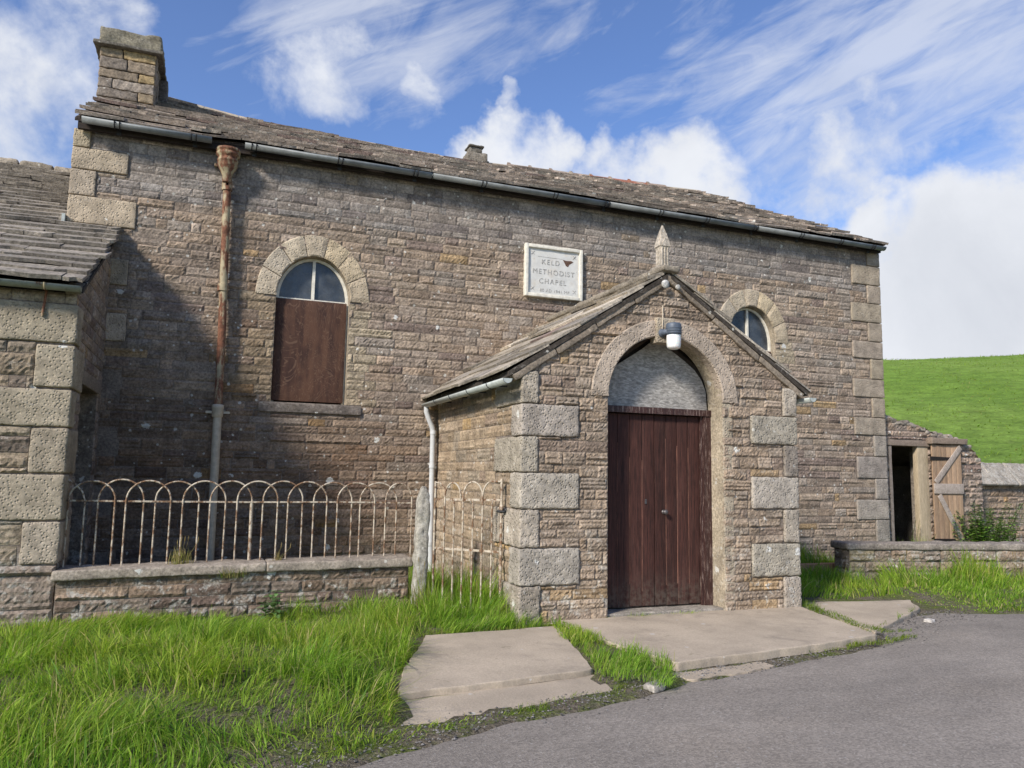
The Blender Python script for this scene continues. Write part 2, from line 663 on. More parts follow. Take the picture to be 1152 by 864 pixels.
class Mat:
    def __init__(self, name, rough=.85, metal=0.0, spec=.35):
        self.m = bpy.data.materials.new(name)
        self.m.use_nodes = True
        self.nt = self.m.node_tree
        self.N, self.L = self.nt.nodes, self.nt.links
        self.b = self.N['Principled BSDF']
        self.b.inputs['Roughness'].default_value = rough
        self.b.inputs['Metallic'].default_value = metal
        self.b.inputs['Specular IOR Level'].default_value = spec
        self.tc = self.N.new('ShaderNodeTexCoord')
        g = self.N.new('ShaderNodeNewGeometry')
        self.pos = g.outputs['Position']
        self.bump_prev = None

    def scaled(self, s):
        n = self.N.new('ShaderNodeMapping')
        n.inputs['Scale'].default_value = s
        self.L.new(self.pos, n.inputs['Vector'])
        return n.outputs[0]

    def noise(self, scale, detail=5, rough=.55, vec=None, dist=0.0):
        n = self.N.new('ShaderNodeTexNoise')
        n.inputs['Scale'].default_value = scale
        n.inputs['Detail'].default_value = detail
        n.inputs['Roughness'].default_value = rough
        n.inputs['Distortion'].default_value = dist
        self.L.new(vec if vec is not None else self.pos, n.inputs['Vector'])
        return n.outputs['Fac']

    def voro(self, scale, feature='F1', vec=None, out='Distance', rnd=1.0):
        n = self.N.new('ShaderNodeTexVoronoi')
        n.feature = feature
        n.inputs['Scale'].default_value = scale
        n.inputs['Randomness'].default_value = rnd
        self.L.new(vec if vec is not None else self.pos, n.inputs['Vector'])
        return n.outputs[out]

    def rng(self, v, a, b, c=0.0, d=1.0, smooth=True):
        n = self.N.new('ShaderNodeMapRange')
        n.interpolation_type = 'SMOOTHSTEP' if smooth else 'LINEAR'
        self.L.new(v, n.inputs['Value'])
        for k, x in zip(('From Min', 'From Max', 'To Min', 'To Max'), (a, b, c, d)):
            n.inputs[k].default_value = x
        return n.outputs[0]

    def math(self, op, a, b):
        n = self.N.new('ShaderNodeMath')
        n.operation = op
        for i, v in enumerate((a, b)):
            if isinstance(v, (int, float)):
                n.inputs[i].default_value = v
            else:
                self.L.new(v, n.inputs[i])
        return n.outputs[0]

    def tint(self):
        n = self.N.new('ShaderNodeAttribute')
        n.attribute_name = 'tint'
        return n.outputs['Color']

    def mix(self, f, a, b, mode='MIX'):
        n = self.N.new('ShaderNodeMix')
        n.data_type = 'RGBA'
        n.blend_type = mode
        n.clamp_result = False
        for s, v in (('Factor', f), ('A', a), ('B', b)):
            i = n.inputs[s]
            if isinstance(v, (int, float)):
                i.default_value = v
            elif isinstance(v, tuple):
                i.default_value = (*v, 1)
            else:
                self.L.new(v, i)
        return n.outputs['Result']

    def scale_col(self, col, f):
        """colour times a grey factor socket"""
        n = self.N.new('ShaderNodeVectorMath')
        n.operation = 'SCALE'
        if isinstance(col, tuple):
            n.inputs[0].default_value = col
        else:
            self.L.new(col, n.inputs[0])
        self.L.new(f, n.inputs['Scale'])
        return n.outputs[0]

    def bump(self, h, strength=.5, dist=.01):
        n = self.N.new('ShaderNodeBump')
        n.inputs['Strength'].default_value = strength
        n.inputs['Distance'].default_value = dist
        self.L.new(h, n.inputs['Height'])
        if self.bump_prev is not None:
            self.L.new(self.bump_prev, n.inputs['Normal'])
        self.bump_prev = n.outputs[0]
        self.L.new(n.outputs[0], self.b.inputs['Normal'])

    def col(self, c):
        if isinstance(c, tuple):
            self.b.inputs['Base Color'].default_value = (*c, 1)
        else:
            self.L.new(c, self.b.inputs['Base Color'])
        return self

    def rough(self, s):
        self.L.new(s, self.b.inputs['Roughness'])


def stone_mat(name, lichen=.5, spots=.5, ochre=0.0, pit=0.0, bump=.6, low=0.0, dark=.35, lcol=(.44, .425, .385), grain=1.0):
    M = Mat(name, .92, 0, .2)
    c = M.tint()
    c = M.scale_col(c, M.rng(M.noise(5, 6, .6), .25, .75, .72, 1.26))
    c = M.scale_col(c, M.rng(M.noise(30, 7, .7), .28, .72, 1 - .44 * grain, 1 + .42 * grain))
    # grimy patches
    c = M.mix(M.rng(M.noise(1.7, 6, .65), .55, .78, 0, dark), c, (.07, .058, .05))
    # grey crust lichen with ragged edges
    if lichen:
        n = M.noise(7.5, 7, .62, dist=.4)
        th = .80 - .22 * lichen
        f = M.rng(n, th - .015, th + .085)
        f = M.math('MULTIPLY', f, M.rng(M.noise(55, 5, .7), .38, .62, .15, .9))
        if low:
            z = M.N.new('ShaderNodeSeparateXYZ')
            M.L.new(M.pos, z.inputs[0])
            f2 = M.rng(n, th - low - .01, th - low + .09)
            f2 = M.math('MULTIPLY', f2, M.rng(M.noise(45, 5, .7), .38, .62, .2, .9))
            f2 = M.math('MULTIPLY', f2, M.rng(z.outputs[2], 1.5, .15))
            f = M.math('MAXIMUM', f, f2)
        c = M.mix(f, c, lcol)
    if spots:
        vd = M.voro(4.3, vec=None)
        vc = M.voro(4.3, out='Color')
        s = M.N.new('ShaderNodeSeparateColor')
        M.L.new(vc, s.inputs[0])
        rad = M.rng(s.outputs[0], 1.0 - spots * .5, 1.0, -.06, .24, False)
        wob = M.math('MULTIPLY', M.math('SUBTRACT', M.noise(19, 6, .7), .5), .62)
        f = M.rng(M.math('SUBTRACT', rad, M.math('ADD', vd, wob)), 0.0, .02)
        f = M.math('MULTIPLY', f, M.rng(rad, -.05, .0))
        c = M.mix(M.math('MULTIPLY', f, .9), c, (.60, .59, .54))
        # fine specks
        led = M.noise(5.0, 8, .72, vec=M.scaled((1, 1, 2.6)), dist=.2)
        led = M.math('MULTIPLY', M.rng(led, .53, .68), M.rng(M.noise(48, 4, .7), .42, .60))
        c = M.mix(M.math('MULTIPLY', led, .30 + .4 * spots), c, (.45, .415, .36))
        vd2 = M.voro(10)
        s2 = M.N.new('ShaderNodeSeparateColor')
        M.L.new(M.voro(10, out='Color'), s2.inputs[0])
        f = M.rng(M.math('SUBTRACT', M.rng(s2.outputs[1], 1 - spots * .45, 1, 0, .26, False), M.math('ADD', vd2, M.math('MULTIPLY', M.math('SUBTRACT', M.noise(40, 4, .7), .5), .35))), .0, .04)
        c = M.mix(M.math('MULTIPLY', f, .75), c, (.56, .54, .48))
    if ochre:
        f = M.rng(M.noise(6.3, 6, .6, vec=M.scaled((1.3, 1.1, .9))), .76 - .12 * ochre, .82 - .12 * ochre)
        c = M.mix(M.math('MULTIPLY', f, .75), c, (.42, .26, .06))
    M.col(c)
    M.bump(M.noise(26, 8, .7), bump, .02)
    M.bump(M.noise(110, 4, .7), bump * .8, .006)
    if pit:
        M.bump(M.rng(M.voro(30, 'F1', vec=M.scaled((1, 1, 1.0))), .0, .5), pit, .012)
    return M.m


MAT = {}
MAT['rubble'] = stone_mat('coursed_sandstone', .42, .40, .1, 0, .7, dark=.4)
MAT['porch_stone'] = stone_mat('porch_sandstone', .48, .6, .22, 0, .75, low=.14, dark=.35, lcol=(.50, .475, .41))
MAT['dressed'] = stone_mat('dressed_sandstone', .25, .12, .0, .9, .45, dark=.3, grain=.45)
MAT['porch_dressed'] = stone_mat('tooled_gritstone', .34, .25, .08, 1.0, .5, low=.14, dark=.35, grain=.5)
MAT['lichen_stone'] = stone_mat('lichened_stone', .75, .7, .25, 0, .8, low=.11, dark=.6, lcol=(.43, .415, .37))
MAT['coping'] = stone_mat('coping_stone', .55, .35, .35, 0, .6, dark=.5)
MAT['white_lichen'] = stone_mat('white_lichened_stone', 1.25, .8, .1, 0, .9, dark=.3, lcol=(.44, .425, .38))
MAT['slate'] = stone_mat('stone_slate', .75, .35, .25, 0, .8, dark=.55)
MAT['slate_pale'] = stone_mat('pale_stone_slate', .7, .2, .1, 0, .7, dark=.75)


def concrete():
    M = Mat('concrete', .9, 0, .25)
    c = M.scale_col((.415, .345, .262), M.rng(M.noise(1.6, 6, .6), .3, .7, .86, 1.12))
    c = M.scale_col(c, M.rng(M.noise(60, 5, .7), .25, .75, .84, 1.16))
    c = M.mix(M.rng(M.noise(2.2, 7, .7), .52, .72, 0, .55), c, (.20, .172, .14))
    c = M.mix(M.rng(M.noise(5.0, 7, .72), .60, .70, 0, .5), c, (.15, .14, .085))
    s = M.N.new('ShaderNodeSeparateColor')
    M.L.new(M.voro(7, out='Color'), s.inputs[0])
    f = M.rng(M.math('SUBTRACT', M.rng(s.outputs[0], .78, 1, 0, .30, False), M.math('ADD', M.voro(7), M.math('MULTIPLY', M.math('SUBTRACT', M.noise(50, 3), .5), .2))), 0, .03)
    c = M.mix(M.math('MULTIPLY', f, .7), c, (.52, .50, .46))
    f = M.rng(M.voro(16), .05, .03)
    c = M.mix(M.math('MULTIPLY', f, .6), c, (.10, .085, .07))
    M.col(c)
    M.bump(M.noise(30, 8, .7), .45, .012)
    M.bump(M.noise(160, 3, .7), .5, .004)
    return M.m


def asphalt():
    M = Mat('asphalt', .88, 0, .3)
    c = M.scale_col((.235, .207, .176), M.rng(M.noise(.45, 5, .6), .3, .7, .86, 1.12))
    c = M.scale_col(c, M.rng(M.noise(2.2, 5, .65, vec=M.scaled((.35, 1.0, 1))), .3, .7, .92, 1.10))
    c = M.mix(M.rng(M.noise(.8, 7, .7, vec=M.scaled((.5, 1.6, 1))), .52, .72, 0, .4), c, (.155, .14, .122))
    c = M.mix(M.rng(M.noise(.35, 4, .6), .55, .7, 0, .35), c, (.27, .23, .185))
    s = M.N.new('ShaderNodeSeparateColor')
    M.L.new(M.voro(75, out='Color'), s.inputs[0])
    c = M.scale_col(c, M.rng(s.outputs[0], 0, 1, .74, 1.28, False))
    c = M.mix(M.rng(s.outputs[1], .975, .99, 0, .6), c, (.36, .34, .31))
    c = M.mix(M.rng(M.noise(1.2, 6, .7), .66, .74, 0, .35), c, (.19, .15, .12))
    M.col(c)
    M.bump(M.voro(75), .55, .006)
    M.bump(M.noise(14, 4, .6), .3, .01)
    return M.m


def soil():
    M = Mat('soil', .95, 0, .15)
    c = M.mix(M.rng(M.noise(2.5, 6, .65), .4, .62), (.075, .058, .038), (.055, .075, .022))
    c = M.scale_col(c, M.rng(M.noise(40, 5, .7), .25, .75, .6, 1.4))
    s = M.N.new('ShaderNodeSeparateColor')
    M.L.new(M.voro(55, out='Color'), s.inputs[0])
    c = M.mix(M.rng(s.outputs[0], .88, .93, 0, .8), c, (.25, .22, .19))
    M.col(c)
    M.bump(M.noise(25, 7, .7), .9, .03)
    M.bump(M.voro(55), .5, .01)
    return M.m


def pasture():
    M = Mat('pasture', .95, 0, .1)
    c = M.mix(M.rng(M.noise(.06, 6, .6), .35, .65), (.068, .140, .018), (.100, .175, .025))
    c = M.mix(M.rng(M.noise(.55, 7, .7), .52, .74, 0, .6), c, (.135, .17, .045))
    c = M.scale_col(c, M.rng(M.noise(.9, 7, .7, vec=M.scaled((1, 1, 1))), .25, .75, .72, 1.26))
    c = M.scale_col(c, M.rng(M.noise(5, 5, .7), .25, .75, .72, 1.28))
    f = M.rng(M.math('ADD', M.voro(.55), M.math('MULTIPLY', M.noise(3, 4), .25)), .27, .2, 0, .6)
    c = M.mix(f, c, (.10, .095, .03))
    M.col(c)
    M.bump(M.noise(2.0, 8, .75), 1.0, .5)
    return M.m


def grass_mat(name, trans=.35):
    M = Mat(name, .6, 0, .25)
    c = M.tint()
    M.col(c)
    tr = M.N.new('ShaderNodeBsdfTranslucent')
    n = M.N.new('ShaderNodeVectorMath')
    n.operation = 'MULTIPLY'
    M.L.new(c, n.inputs[0])
    n.inputs[1].default_value = (1.25, 1.35, .6)
    M.L.new(n.outputs[0], tr.inputs[0])
    mx = M.N.new('ShaderNodeMixShader')
    mx.inputs[0].default_value = trans
    M.L.new(M.b.outputs[0], mx.inputs[1])
    M.L.new(tr.outputs[0], mx.inputs[2])
    M.L.new(mx.outputs[0], M.N['Material Output'].inputs[0])
    return M.m


def rusty(name, paint, rust=(.19, .075, .03), amt=.5, scale=9, vec=None, rough=.6, soft=.06):
    M = Mat(name, rough, 0, .35)
    v = M.scaled(vec) if vec else None
    n = M.noise(scale, 8, .68, vec=v)
    f = M.rng(n, .65 - amt * .3 - soft / 2, .65 - amt * .3 + soft / 2)
    r = M.mix(M.rng(M.noise(scale * 4, 5, .7), .35, .65), rust, tuple(x * .45 for x in rust))
    c = M.mix(f, M.scale_col(paint, M.rng(M.noise(scale * 2.5, 5, .6), .3, .7, .78, 1.1)), r)
    M.col(c)
    M.rough(M.rng(f, 0, 1, rough - .12, .92))
    M.bump(M.noise(scale * 6, 5, .7), .45, .004)
    return M.m


def wood(name, base, dark, scale=(14, 14, 1.1), rough=.75, worn=None, wornamt=.3, spec=.3):
    M = Mat(name, rough, 0, spec)
    v = M.scaled(scale)
    c = M.mix(M.rng(M.noise(3, 8, .7, vec=v), .3, .7), dark, base)
    c = M.scale_col(c, M.rng(M.noise(12, 6, .7, vec=v), .25, .75, .72, 1.28))
    t = M.tint()
    c = M.mix(1.0, c, t, 'MULTIPLY')
    if name == 'brown_painted_boards':      # road splash on the foot of the door
        z = M.N.new('ShaderNodeSeparateXYZ')
        M.L.new(M.pos, z.inputs[0])
        f = M.math('MULTIPLY', M.rng(z.outputs[2], .55, .0), M.rng(M.noise(14, 6, .7), .35, .65))
        c = M.mix(M.math('MULTIPLY', f, .75), c, (.12, .095, .075))
        c = M.mix(M.rng(M.noise(2.0, 6, .7, vec=M.scaled((5, 5, .8))), .52, .72, 0, .55), c, (.095, .048, .038))
    if worn:
        f = M.rng(M.noise(7, 8, .75, vec=v), .74 - wornamt * .25, .80 - wornamt * .25)
        c = M.mix(M.math('MULTIPLY', f, .8), c, worn)
    M.col(c)
    M.bump(M.noise(9, 8, .7, vec=v), .4, .006)
    return M.m


def plain(name, c, rough=.6, spec=.4, var=.12, metal=0.0, scale=12, bump=.15):
    M = Mat(name, rough, metal, spec)
    M.col(M.scale_col(c, M.rng(M.noise(scale, 6, .65), .25, .75, 1 - var * 1.6, 1 + var)))
    M.bump(M.noise(scale * 5, 4, .6), bump, .004)
    return M.m


MAT['concrete'] = concrete()
MAT['asphalt'] = asphalt()
MAT['soil'] = soil()
MAT['pasture'] = pasture()
MAT['grass'] = grass_mat('grass_blades', .48)
MAT['leaf'] = grass_mat('leaves', .3)
MAT['cream_iron'] = rusty('cream_painted_iron', (.50, .43, .335), (.24, .14, .08), .48, 13, (1, 1, .7), soft=.14)
MAT['rust_pipe'] = rusty('rusted_cast_iron', (.36, .30, .185), (.215, .095, .055), .60, 5, (1.6, 1.6, .55), .75, soft=.12)
MAT['grey_pipe'] = plain('grey_painted_iron', (.47, .40, .30), .55, .35, .14)
MAT['gutter_grey'] = plain('grey_gutter_paint', (.185, .20, .20), .5, .4, .2, scale=5)
MAT['gutter_green'] = rusty('green_grey_gutter_paint', (.26, .27, .20), (.2, .09, .04), .28, 6, None, .6)
MAT['gutter_pale'] = plain('pale_grey_gutter', (.42, .45, .42), .5, .4, .14)
MAT['pvc'] = plain('white_pipe', (.54, .55, .55), .4, .4, .06)
MAT['black'] = plain('black_iron', (.02, .02, .022), .55, .4, .2)
MAT['brown_door'] = wood('brown_painted_boards', (.068, .027, .0205), (.024, .0115, .0095), (16, 16, .7), .75, (.13, .075, .06), .46, .22)
MAT['brown_frame'] = wood('brown_painted_frame', (.050, .020, .016), (.030, .013, .011), (16, 16, .7), .55, (.42, .32, .27), .75, .4)
MAT['board_brown'] = None
MAT['osb'] = None
MAT['dark_wood'] = wood('dark_timber', (.035, .025, .02), (.02, .015, .012), (3, 3, 3))
MAT['door_plank'] = wood('weathered_planks', (.40, .275, .175), (.25, .165, .105), (18, 18, 1.0), .8, (.36, .29, .23), .35)
MAT['pale_timber'] = wood('pale_timber', (.44, .355, .24), (.33, .265, .175), (12, 12, 1.0), .8)
MAT['grey_timber'] = wood('silvered_timber', (.37, .315, .265), (.25, .205, .17), (6, 6, 6), .85)
MAT['white_paint'] = plain('old_white_paint', (.70, .66, .56), .6, .35, .14, scale=14, bump=.4)
MAT['knob'] = plain('dull_metal', (.13, .12, .12), .5, .5, .1, .6)


def ply(name):
    # plywood sheet painted dark brown, contour grain showing through
    M = Mat(name, .8, 0, .2)
    v = M.scaled((1, 1, .55))
    n = M.noise(2.2, 4, .55, vec=v, dist=1.0)
    w = M.math('FRACT', M.math('MULTIPLY', n, 22.0), 0)
    line = M.rng(M.math('ABSOLUTE', M.math('SUBTRACT', w, .5), 0), .13, .03)
    line = M.math('MULTIPLY', line, M.rng(M.noise(9, 4, .6), .40, .52))
    c = M.mix(M.rng(M.noise(3.0, 6, .65, vec=M.scaled((2.5, 2.5, .5))), .35, .65), (.046, .024, .019), (.098, .050, .032))
    c = M.mix(M.rng(M.noise(1.6, 6, .7), .5, .7, 0, .6), c, (.115, .062, .040))
    c = M.mix(M.math('MULTIPLY', line, .5), c, (.17, .105, .07))
    c = M.mix(M.rng(M.noise(30, 3, .6, vec=M.scaled((1, 1, 5))), .70, .74, 0, .35), c, (.21, .12, .08))
    M.col(c)
    M.bump(M.noise(40, 5, .7), .3, .004)
    return M.m


def osb(name):
    M = Mat(name, .85, 0, .2)
    c = (.335, .318, .290)
    out = None
    for k, (sc, rot) in enumerate([((24, 10, 62), 0.15), ((22, 10, 58), -0.6), ((24, 10, 60), .9)]):
        mp = M.N.new('ShaderNodeMapping')
        mp.inputs['Rotation'].default_value = (0, rot, 0)
        mp.inputs['Scale'].default_value = sc
        M.L.new(M.pos, mp.inputs['Vector'])
        s = M.N.new('ShaderNodeSeparateColor')
        M.L.new(M.voro(1.0, out='Color', vec=mp.outputs[0]), s.inputs[0])
        f = M.rng(s.outputs[k % 3], 0, 1, .78, 1.19, False)
        out = f if out is None else M.math('MULTIPLY', out, f)
    c = M.scale_col(c, out)
    c = M.mix(M.rng(M.noise(3, 5, .6), .5, .75, 0, .35), c, (.12, .10, .09))
    M.col(c)
    M.bump(out, .35, .006)
    return M.m


MAT['board_brown'] = ply('brown_plywood')
MAT['osb'] = osb('strand_board')


def glass():
    M = Mat('frosted_pane', .22, 0, .5)
    c = M.mix(M.rng(M.noise(2.5, 6, .65), .35, .7), (.030, .036, .044), (.085, .095, .105))
    M.col(c)
    M.rough(M.rng(M.noise(9, 4, .6), .3, .7, .12, .4))
    M.bump(M.noise(60, 3, .6), .25, .004)
    return M.m


MAT['glass'] = glass()


def lampglass():
    M = Mat('opal_glass', .25, 0, .5)
    M.col((.80, .79, .75))
    M.b.inputs['Subsurface Weight'].default_value = .2
    return M.m


MAT['opal'] = lampglass()


def tile_red():
    M = Mat('ridge_tile', .9, 0, .2)
    c = M.scale_col(M.tint(), M.rng(M.noise(9, 6, .65), .3, .7, .7, 1.3))
    c = M.mix(M.rng(M.noise(5, 7, .65), .5, .62, 0, .75), c, (.36, .33, .26))
    M.col(c)
    M.bump(M.noise(30, 6, .7), .6, .01)
    return M.m


MAT['ridge'] = tile_red()


def board_stone():
    M = Mat('painted_stone_panel', .7, 0, .3)
    c = M.scale_col((.60, .59, .55), M.rng(M.noise(8, 6, .65), .3, .7, .9, 1.06))
    c = M.mix(M.rng(M.noise(3.4, 6, .6), .54, .7, 0, .5), c, (.55, .47, .36))
    c = M.mix(M.rng(M.noise(40, 4, .65), .66, .70, 0, .6), c, (.30, .23, .16))
    M.col(c)
    M.bump(M.noise(60, 5, .6), .3, .004)
    return M.m


MAT['panel'] = board_stone()

# ================================================================== CHAPEL
X0, X1 = -2.10, 12.73          # front wall ends
ZE = 6.40                      # wall head
YR = 3.2                       # ridge line, behind the front wall
DEEP = 6.4
chapel = thing('chapel', 'long brown sandstone chapel with arched windows, stone slate roof and gabled entrance porch', 'chapel', (5.3, 1.5, 0))
FR = frame((0, 0, 0), (1, 0, 0), (0, -1, 0))
WA, WB = 1.265, 9.48           # window centres
WHW, WSP, WRI, WSILL = .55, 4.27, .67, 2.66
PX0, PX1, PY = 3.30, 7.22, -3.65
PC = 5.26


def chapel_tint(c, u, z, r):
    if z > 5.55:                      # sheltered, smoother and greyer top courses
        g = c.mean()
        c = c * .55 + v3(.97, .98, 1.0) * g * .42
    for wc in (WA, WB):
        if .5 < abs(u - wc) < .95 and 2.6 < z < 4.3 and r.random() < .75:
            c = v3(.34, .285, .205) * math.exp(r.normal(0, .12))
    # soot and damp round the leaking downpipe; damp plus painted shade at the foot
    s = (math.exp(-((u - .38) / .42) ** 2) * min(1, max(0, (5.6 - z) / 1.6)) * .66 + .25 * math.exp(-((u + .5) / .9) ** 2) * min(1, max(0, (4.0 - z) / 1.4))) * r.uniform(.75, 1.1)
    s = max(s, r.uniform(.52, .85) * min(1, max(0, (3.3 - z) / 1.4)) * min(1, max(0, (3.5 - u) / 1.5)))  # foot stain painted deeper so the cottage's cast shadow merges into it
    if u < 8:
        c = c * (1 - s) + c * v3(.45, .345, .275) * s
    return c * v3(1.0, .985, .96)


def chapel_style(u, z, p, a):
    return (p * .8, a * .55) if z > 5.55 else (p, a)


mb = MB()
opens = [(WA - WHW, WA + WHW, WSILL, WSP, WRI), (WB - WHW, WB + WHW, WSILL, WSP, WRI)]
backing(mb, FR, [X0, X1], -.25, lambda u: ZE, opens, .5)
holes = [(o[0], o[1], o[2] - .17, WSP) for o in opens]
holes += [(WA - .72, WA + .79, 2.49, 2.66)]
ells = [(WA, WSP, .72, .85), (WB, WSP, .72, .85)]
# quoin positions along both ends (small, big alternating) from measured joints
QL = [(6.13, 6.40, .19), (5.81, 6.13, .69), (5.43, 5.81, .30), (5.03, 5.43, .84), (4.58, 5.03, .36), (4.20, 4.58, .79), (3.80, 4.20, .36), (3.40, 3.80, .82),
      (3.0, 3.4, .36), (2.6, 3.0, .8), (2.2, 2.6, .36), (1.8, 2.2, .8), (1.4, 1.8, .36), (1.0, 1.4, .8), (.5, 1.0, .36), (0, .5, .8)]
QR = [(6.08, 6.40, .31), (5.67, 6.08, .73), (5.28, 5.67, .33), (4.88, 5.28, .77), (4.48, 4.88, .34), (4.12, 4.48, .77), (3.70, 4.12, .31), (3.32, 3.70, .79),
      (2.91, 3.32, .31), (2.55, 2.91, .79), (2.12, 2.55, .30), (1.68, 2.12, .76), (1.26, 1.68, .30), (.86, 1.26, .80), (.40, .86, .32), (0, .40, .8)]
for a, b, w in QL:
    holes.append((X0 - .1, X0 + w, a, b))
for a, b, w in QR:
    holes.append((X1 - w, X1 + .1, a, b))
# wall hidden behind the porch and the cottage is left as plain backing
holes.append((PX0 + .1, PX1 - .1, -.3, 2.75))
coursed(mb, FR, X0, X1, -.2, ZE, .128, .32, holes, ells, None,   .028, .014, .0100, chapel_tint, 5, .22, .48, .008, chapel_style)
# other three walls
FL = frame((X0, 0, 0), (0, 1, 0), (-1, 0, 0))
SLOPE = .52


def gable(y):
    return ZE + SLOPE * min(y, DEEP - y)


FRT = frame((X1, 0, 0), (0, 1, 0), (1, 0, 0))
FB = frame((0, DEEP, 0), (1, 0, 0), (0, 1, 0))
mb2 = MB()
backing(mb2, FRT, [.5, DEEP], -.25, lambda u: ZE, (), .5)
coursed(mb2, FRT, 0.3, DEEP, -.2, ZE, .17, .42, (), (), None, .06, .017, .011, None, 15)
mb3 = MB()
backing(mb3, FL, [.5, DEEP / 2, DEEP], -.25, gable, (), .5)
coursed(mb3, FL, 0.3, DEEP, 4.4, ZE + 1.7, .17, .42, (), (), lambda a: ZE + SLOPE * np.minimum(a, DEEP - a), .06, .017, .011, None, 16)
mb4 = MB()
backing(mb4, FB, [X0 + .5, X1 - .5], -.25, lambda u: ZE, (), .5)
mb.build('wall', MAT['rubble'], chapel)
mb2.build('wall', MAT['rubble'], chapel)
mb3.build('wall', MAT['rubble'], chapel)
mb4.build('wall', MAT['rubble'], chapel)
qr = np.random.default_rng(21)


def quoin(parent, lo, hi, mat='dressed', base=(.40, .335, .26), sd=.10, r=.016, amp=.005, ochre=False):
    q = MB()
    c = v3(*base) * math.exp(qr.normal(0, sd)) * v3(1, 1 + qr.normal(0, .008), 1 + qr.normal(0, .02))
    rbox(q, lo, hi, c, .03 if mat == 'porch_dressed' else .045, r, amp, 24 if mat == 'porch_dressed' else 14, int(qr.integers(1, 999)))
    return q.build('quoin', MAT[mat], parent)


for i, (a, b, w) in enumerate(QL):
    if b < 3.3:
        continue
    quoin(chapel, (X0 - .03, -.035, a + .006), (X0 + w - .006, .55 if w < .5 else .25, b - .006), sd=.09, base=(.385, .32, .235))
for i, (a, b, w) in enumerate(QR):
    quoin(chapel, (X1 - w + .006, -.035, a + .006), (X1 + .03, .55 if w < .5 else .25, b - .006), base=(.285, .25, .21) if b < 2.6 else (.33, .275, .21), sd=.08)


def window(wc, seed, board_split):
    """arched window: painted frame, two frosted lights over a plywood board"""
    w = MB()
    y0, y1 = .13, .19
    cr = .045
    # curved head and jambs of the frame
    n = 20
    inn, outl = [], []
    for k in range(n + 1):
        t = math.pi * k / n
        outl.append((wc + (WHW - .004) * math.cos(t), WSP + (WRI - .004) * math.sin(t)))
        inn.append((wc + (WHW - cr) * math.cos(t), WSP + (WRI - cr) * math.sin(t)))
    outl = [(wc + WHW - .004, WSILL)] + outl + [(wc - WHW + .004, WSILL)]
    inn = [(wc + WHW - cr, WSILL)] + inn + [(wc - WHW + cr, WSILL)]
    for a in range(len(inn) - 1):
        P = []
        for yy in (y0, y1):
            for q in (inn[a], inn[a + 1], outl[a + 1], outl[a]):
                P.append((q[0], yy, q[1]))
        hexa(w, P, (1, 1, 1))
    box(w, (wc - .022, y0 - .006, board_split), (wc + .022, y1, WSP + WRI - cr), (1, 1, 1))
    box(w, (wc - WHW + cr, y0 - .004, board_split - .01), (wc + WHW - cr, y1, board_split + .03))
    fo = w.build('window', MAT['white_paint'], chapel)
    p = MB()
    for s in (-1, 1):
        poly = []
        for k in range(11):
            t = math.pi / 2 * k / 10
            poly.append((wc + s * (WHW - cr + .01) * math.cos(t), WSP + (WRI - cr + .01) * math.sin(t)))
        poly = [(wc + s * (WHW - cr + .01), board_split)] + poly + [(wc, board_split)]
        p = MB()
        prism(p, poly, (0, .165, 0), (1, 0, 0), (0, 0, 1), (0, -1, 0), -.01, 0)
        p.build('pane', MAT['glass'], fo)
    b = MB()
    rbox(b, (wc - WHW + .005, .085, WSILL + .03), (wc + WHW - .03, .115, board_split + .005), (1, 1, 1), .2, .004, .002, 3, seed)
    b.build('board', MAT['board_brown'], fo)
    a = MB()
    pal = [(.335, .275, .195), (.37, .30, .205), (.39, .315, .21), (.36, .30, .22), (.38, .32, .235), (.35, .30, .23), (.345, .29, .215)]
    voussoirs(a, FR, wc, WSP, WHW + .002, WRI + .002, .855, 1.0, 7, .032, -.14, .014,
              lambda i, r: v3(*pal[i]) * math.exp(r.normal(0, .04)), .004, seed)
    a.build('window_arch', MAT['dressed'], chapel)
    s_ = MB()
    rbox(s_, (wc - .72, -.05, 2.505), (wc + .79, .20, 2.645), (.16, .135, .115), .05, .012, .006, 8, seed + 3)
    s_.build('window_sill', MAT['lichen_stone'], chapel)
    # dark room behind the glass
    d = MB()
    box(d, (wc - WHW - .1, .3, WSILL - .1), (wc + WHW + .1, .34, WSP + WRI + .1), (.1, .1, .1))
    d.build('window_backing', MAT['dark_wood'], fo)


window(WA, 31, 4.255)
window(WB, 32, 4.1)

# ---- roof: stone slates in diminishing courses, sagging ridge, hipped at the right end
RIDGE = [(-2.3, 8.56), (-1.25, 8.49), (-.42, 8.40), (.37, 8.32), (2.9, 8.26), (4.54, 8.235), (5.35, 8.28), (6.92, 8.33), (9.04, 8.40), (10.44, 8.47), (13.2, 8.5)]
EY = -.215


def ridge_z(x):
    return float(np.interp(x, [p[0] for p in RIDGE], [p[1] for p in RIDGE]))


def eave_z(x):
    return 6.475 + .012 * math.sin(x * 1.3) + .010 * math.sin(x * 3.1 + 1) + .006 * math.sin(x * 7.0)


HX = 10.40


def roof_pt(x, t):
    """t = 0 at the eave, 1 at the ridge"""
    y = EY + (YR - EY) * t
    z0, z1 = eave_z(x), ridge_z(min(x, HX))
    return v3(x, y, z0 + (z1 - z0) * t + .02 * math.sin(x * 2.1 + t * 5) * t * (1 - t) * 2)


def slate_tint(r, base=(.225, .195, .165), tv=.25):
    c = v3(*base) * 1.3 * math.exp(r.normal(0, tv))
    if tv < .2:
        return c
    if r.random() < .18:
        c = v3(.27, .24, .20) * math.exp(r.normal(0, .12))
    if r.random() < .05:
        c = v3(.24, .18, .155)
    return c


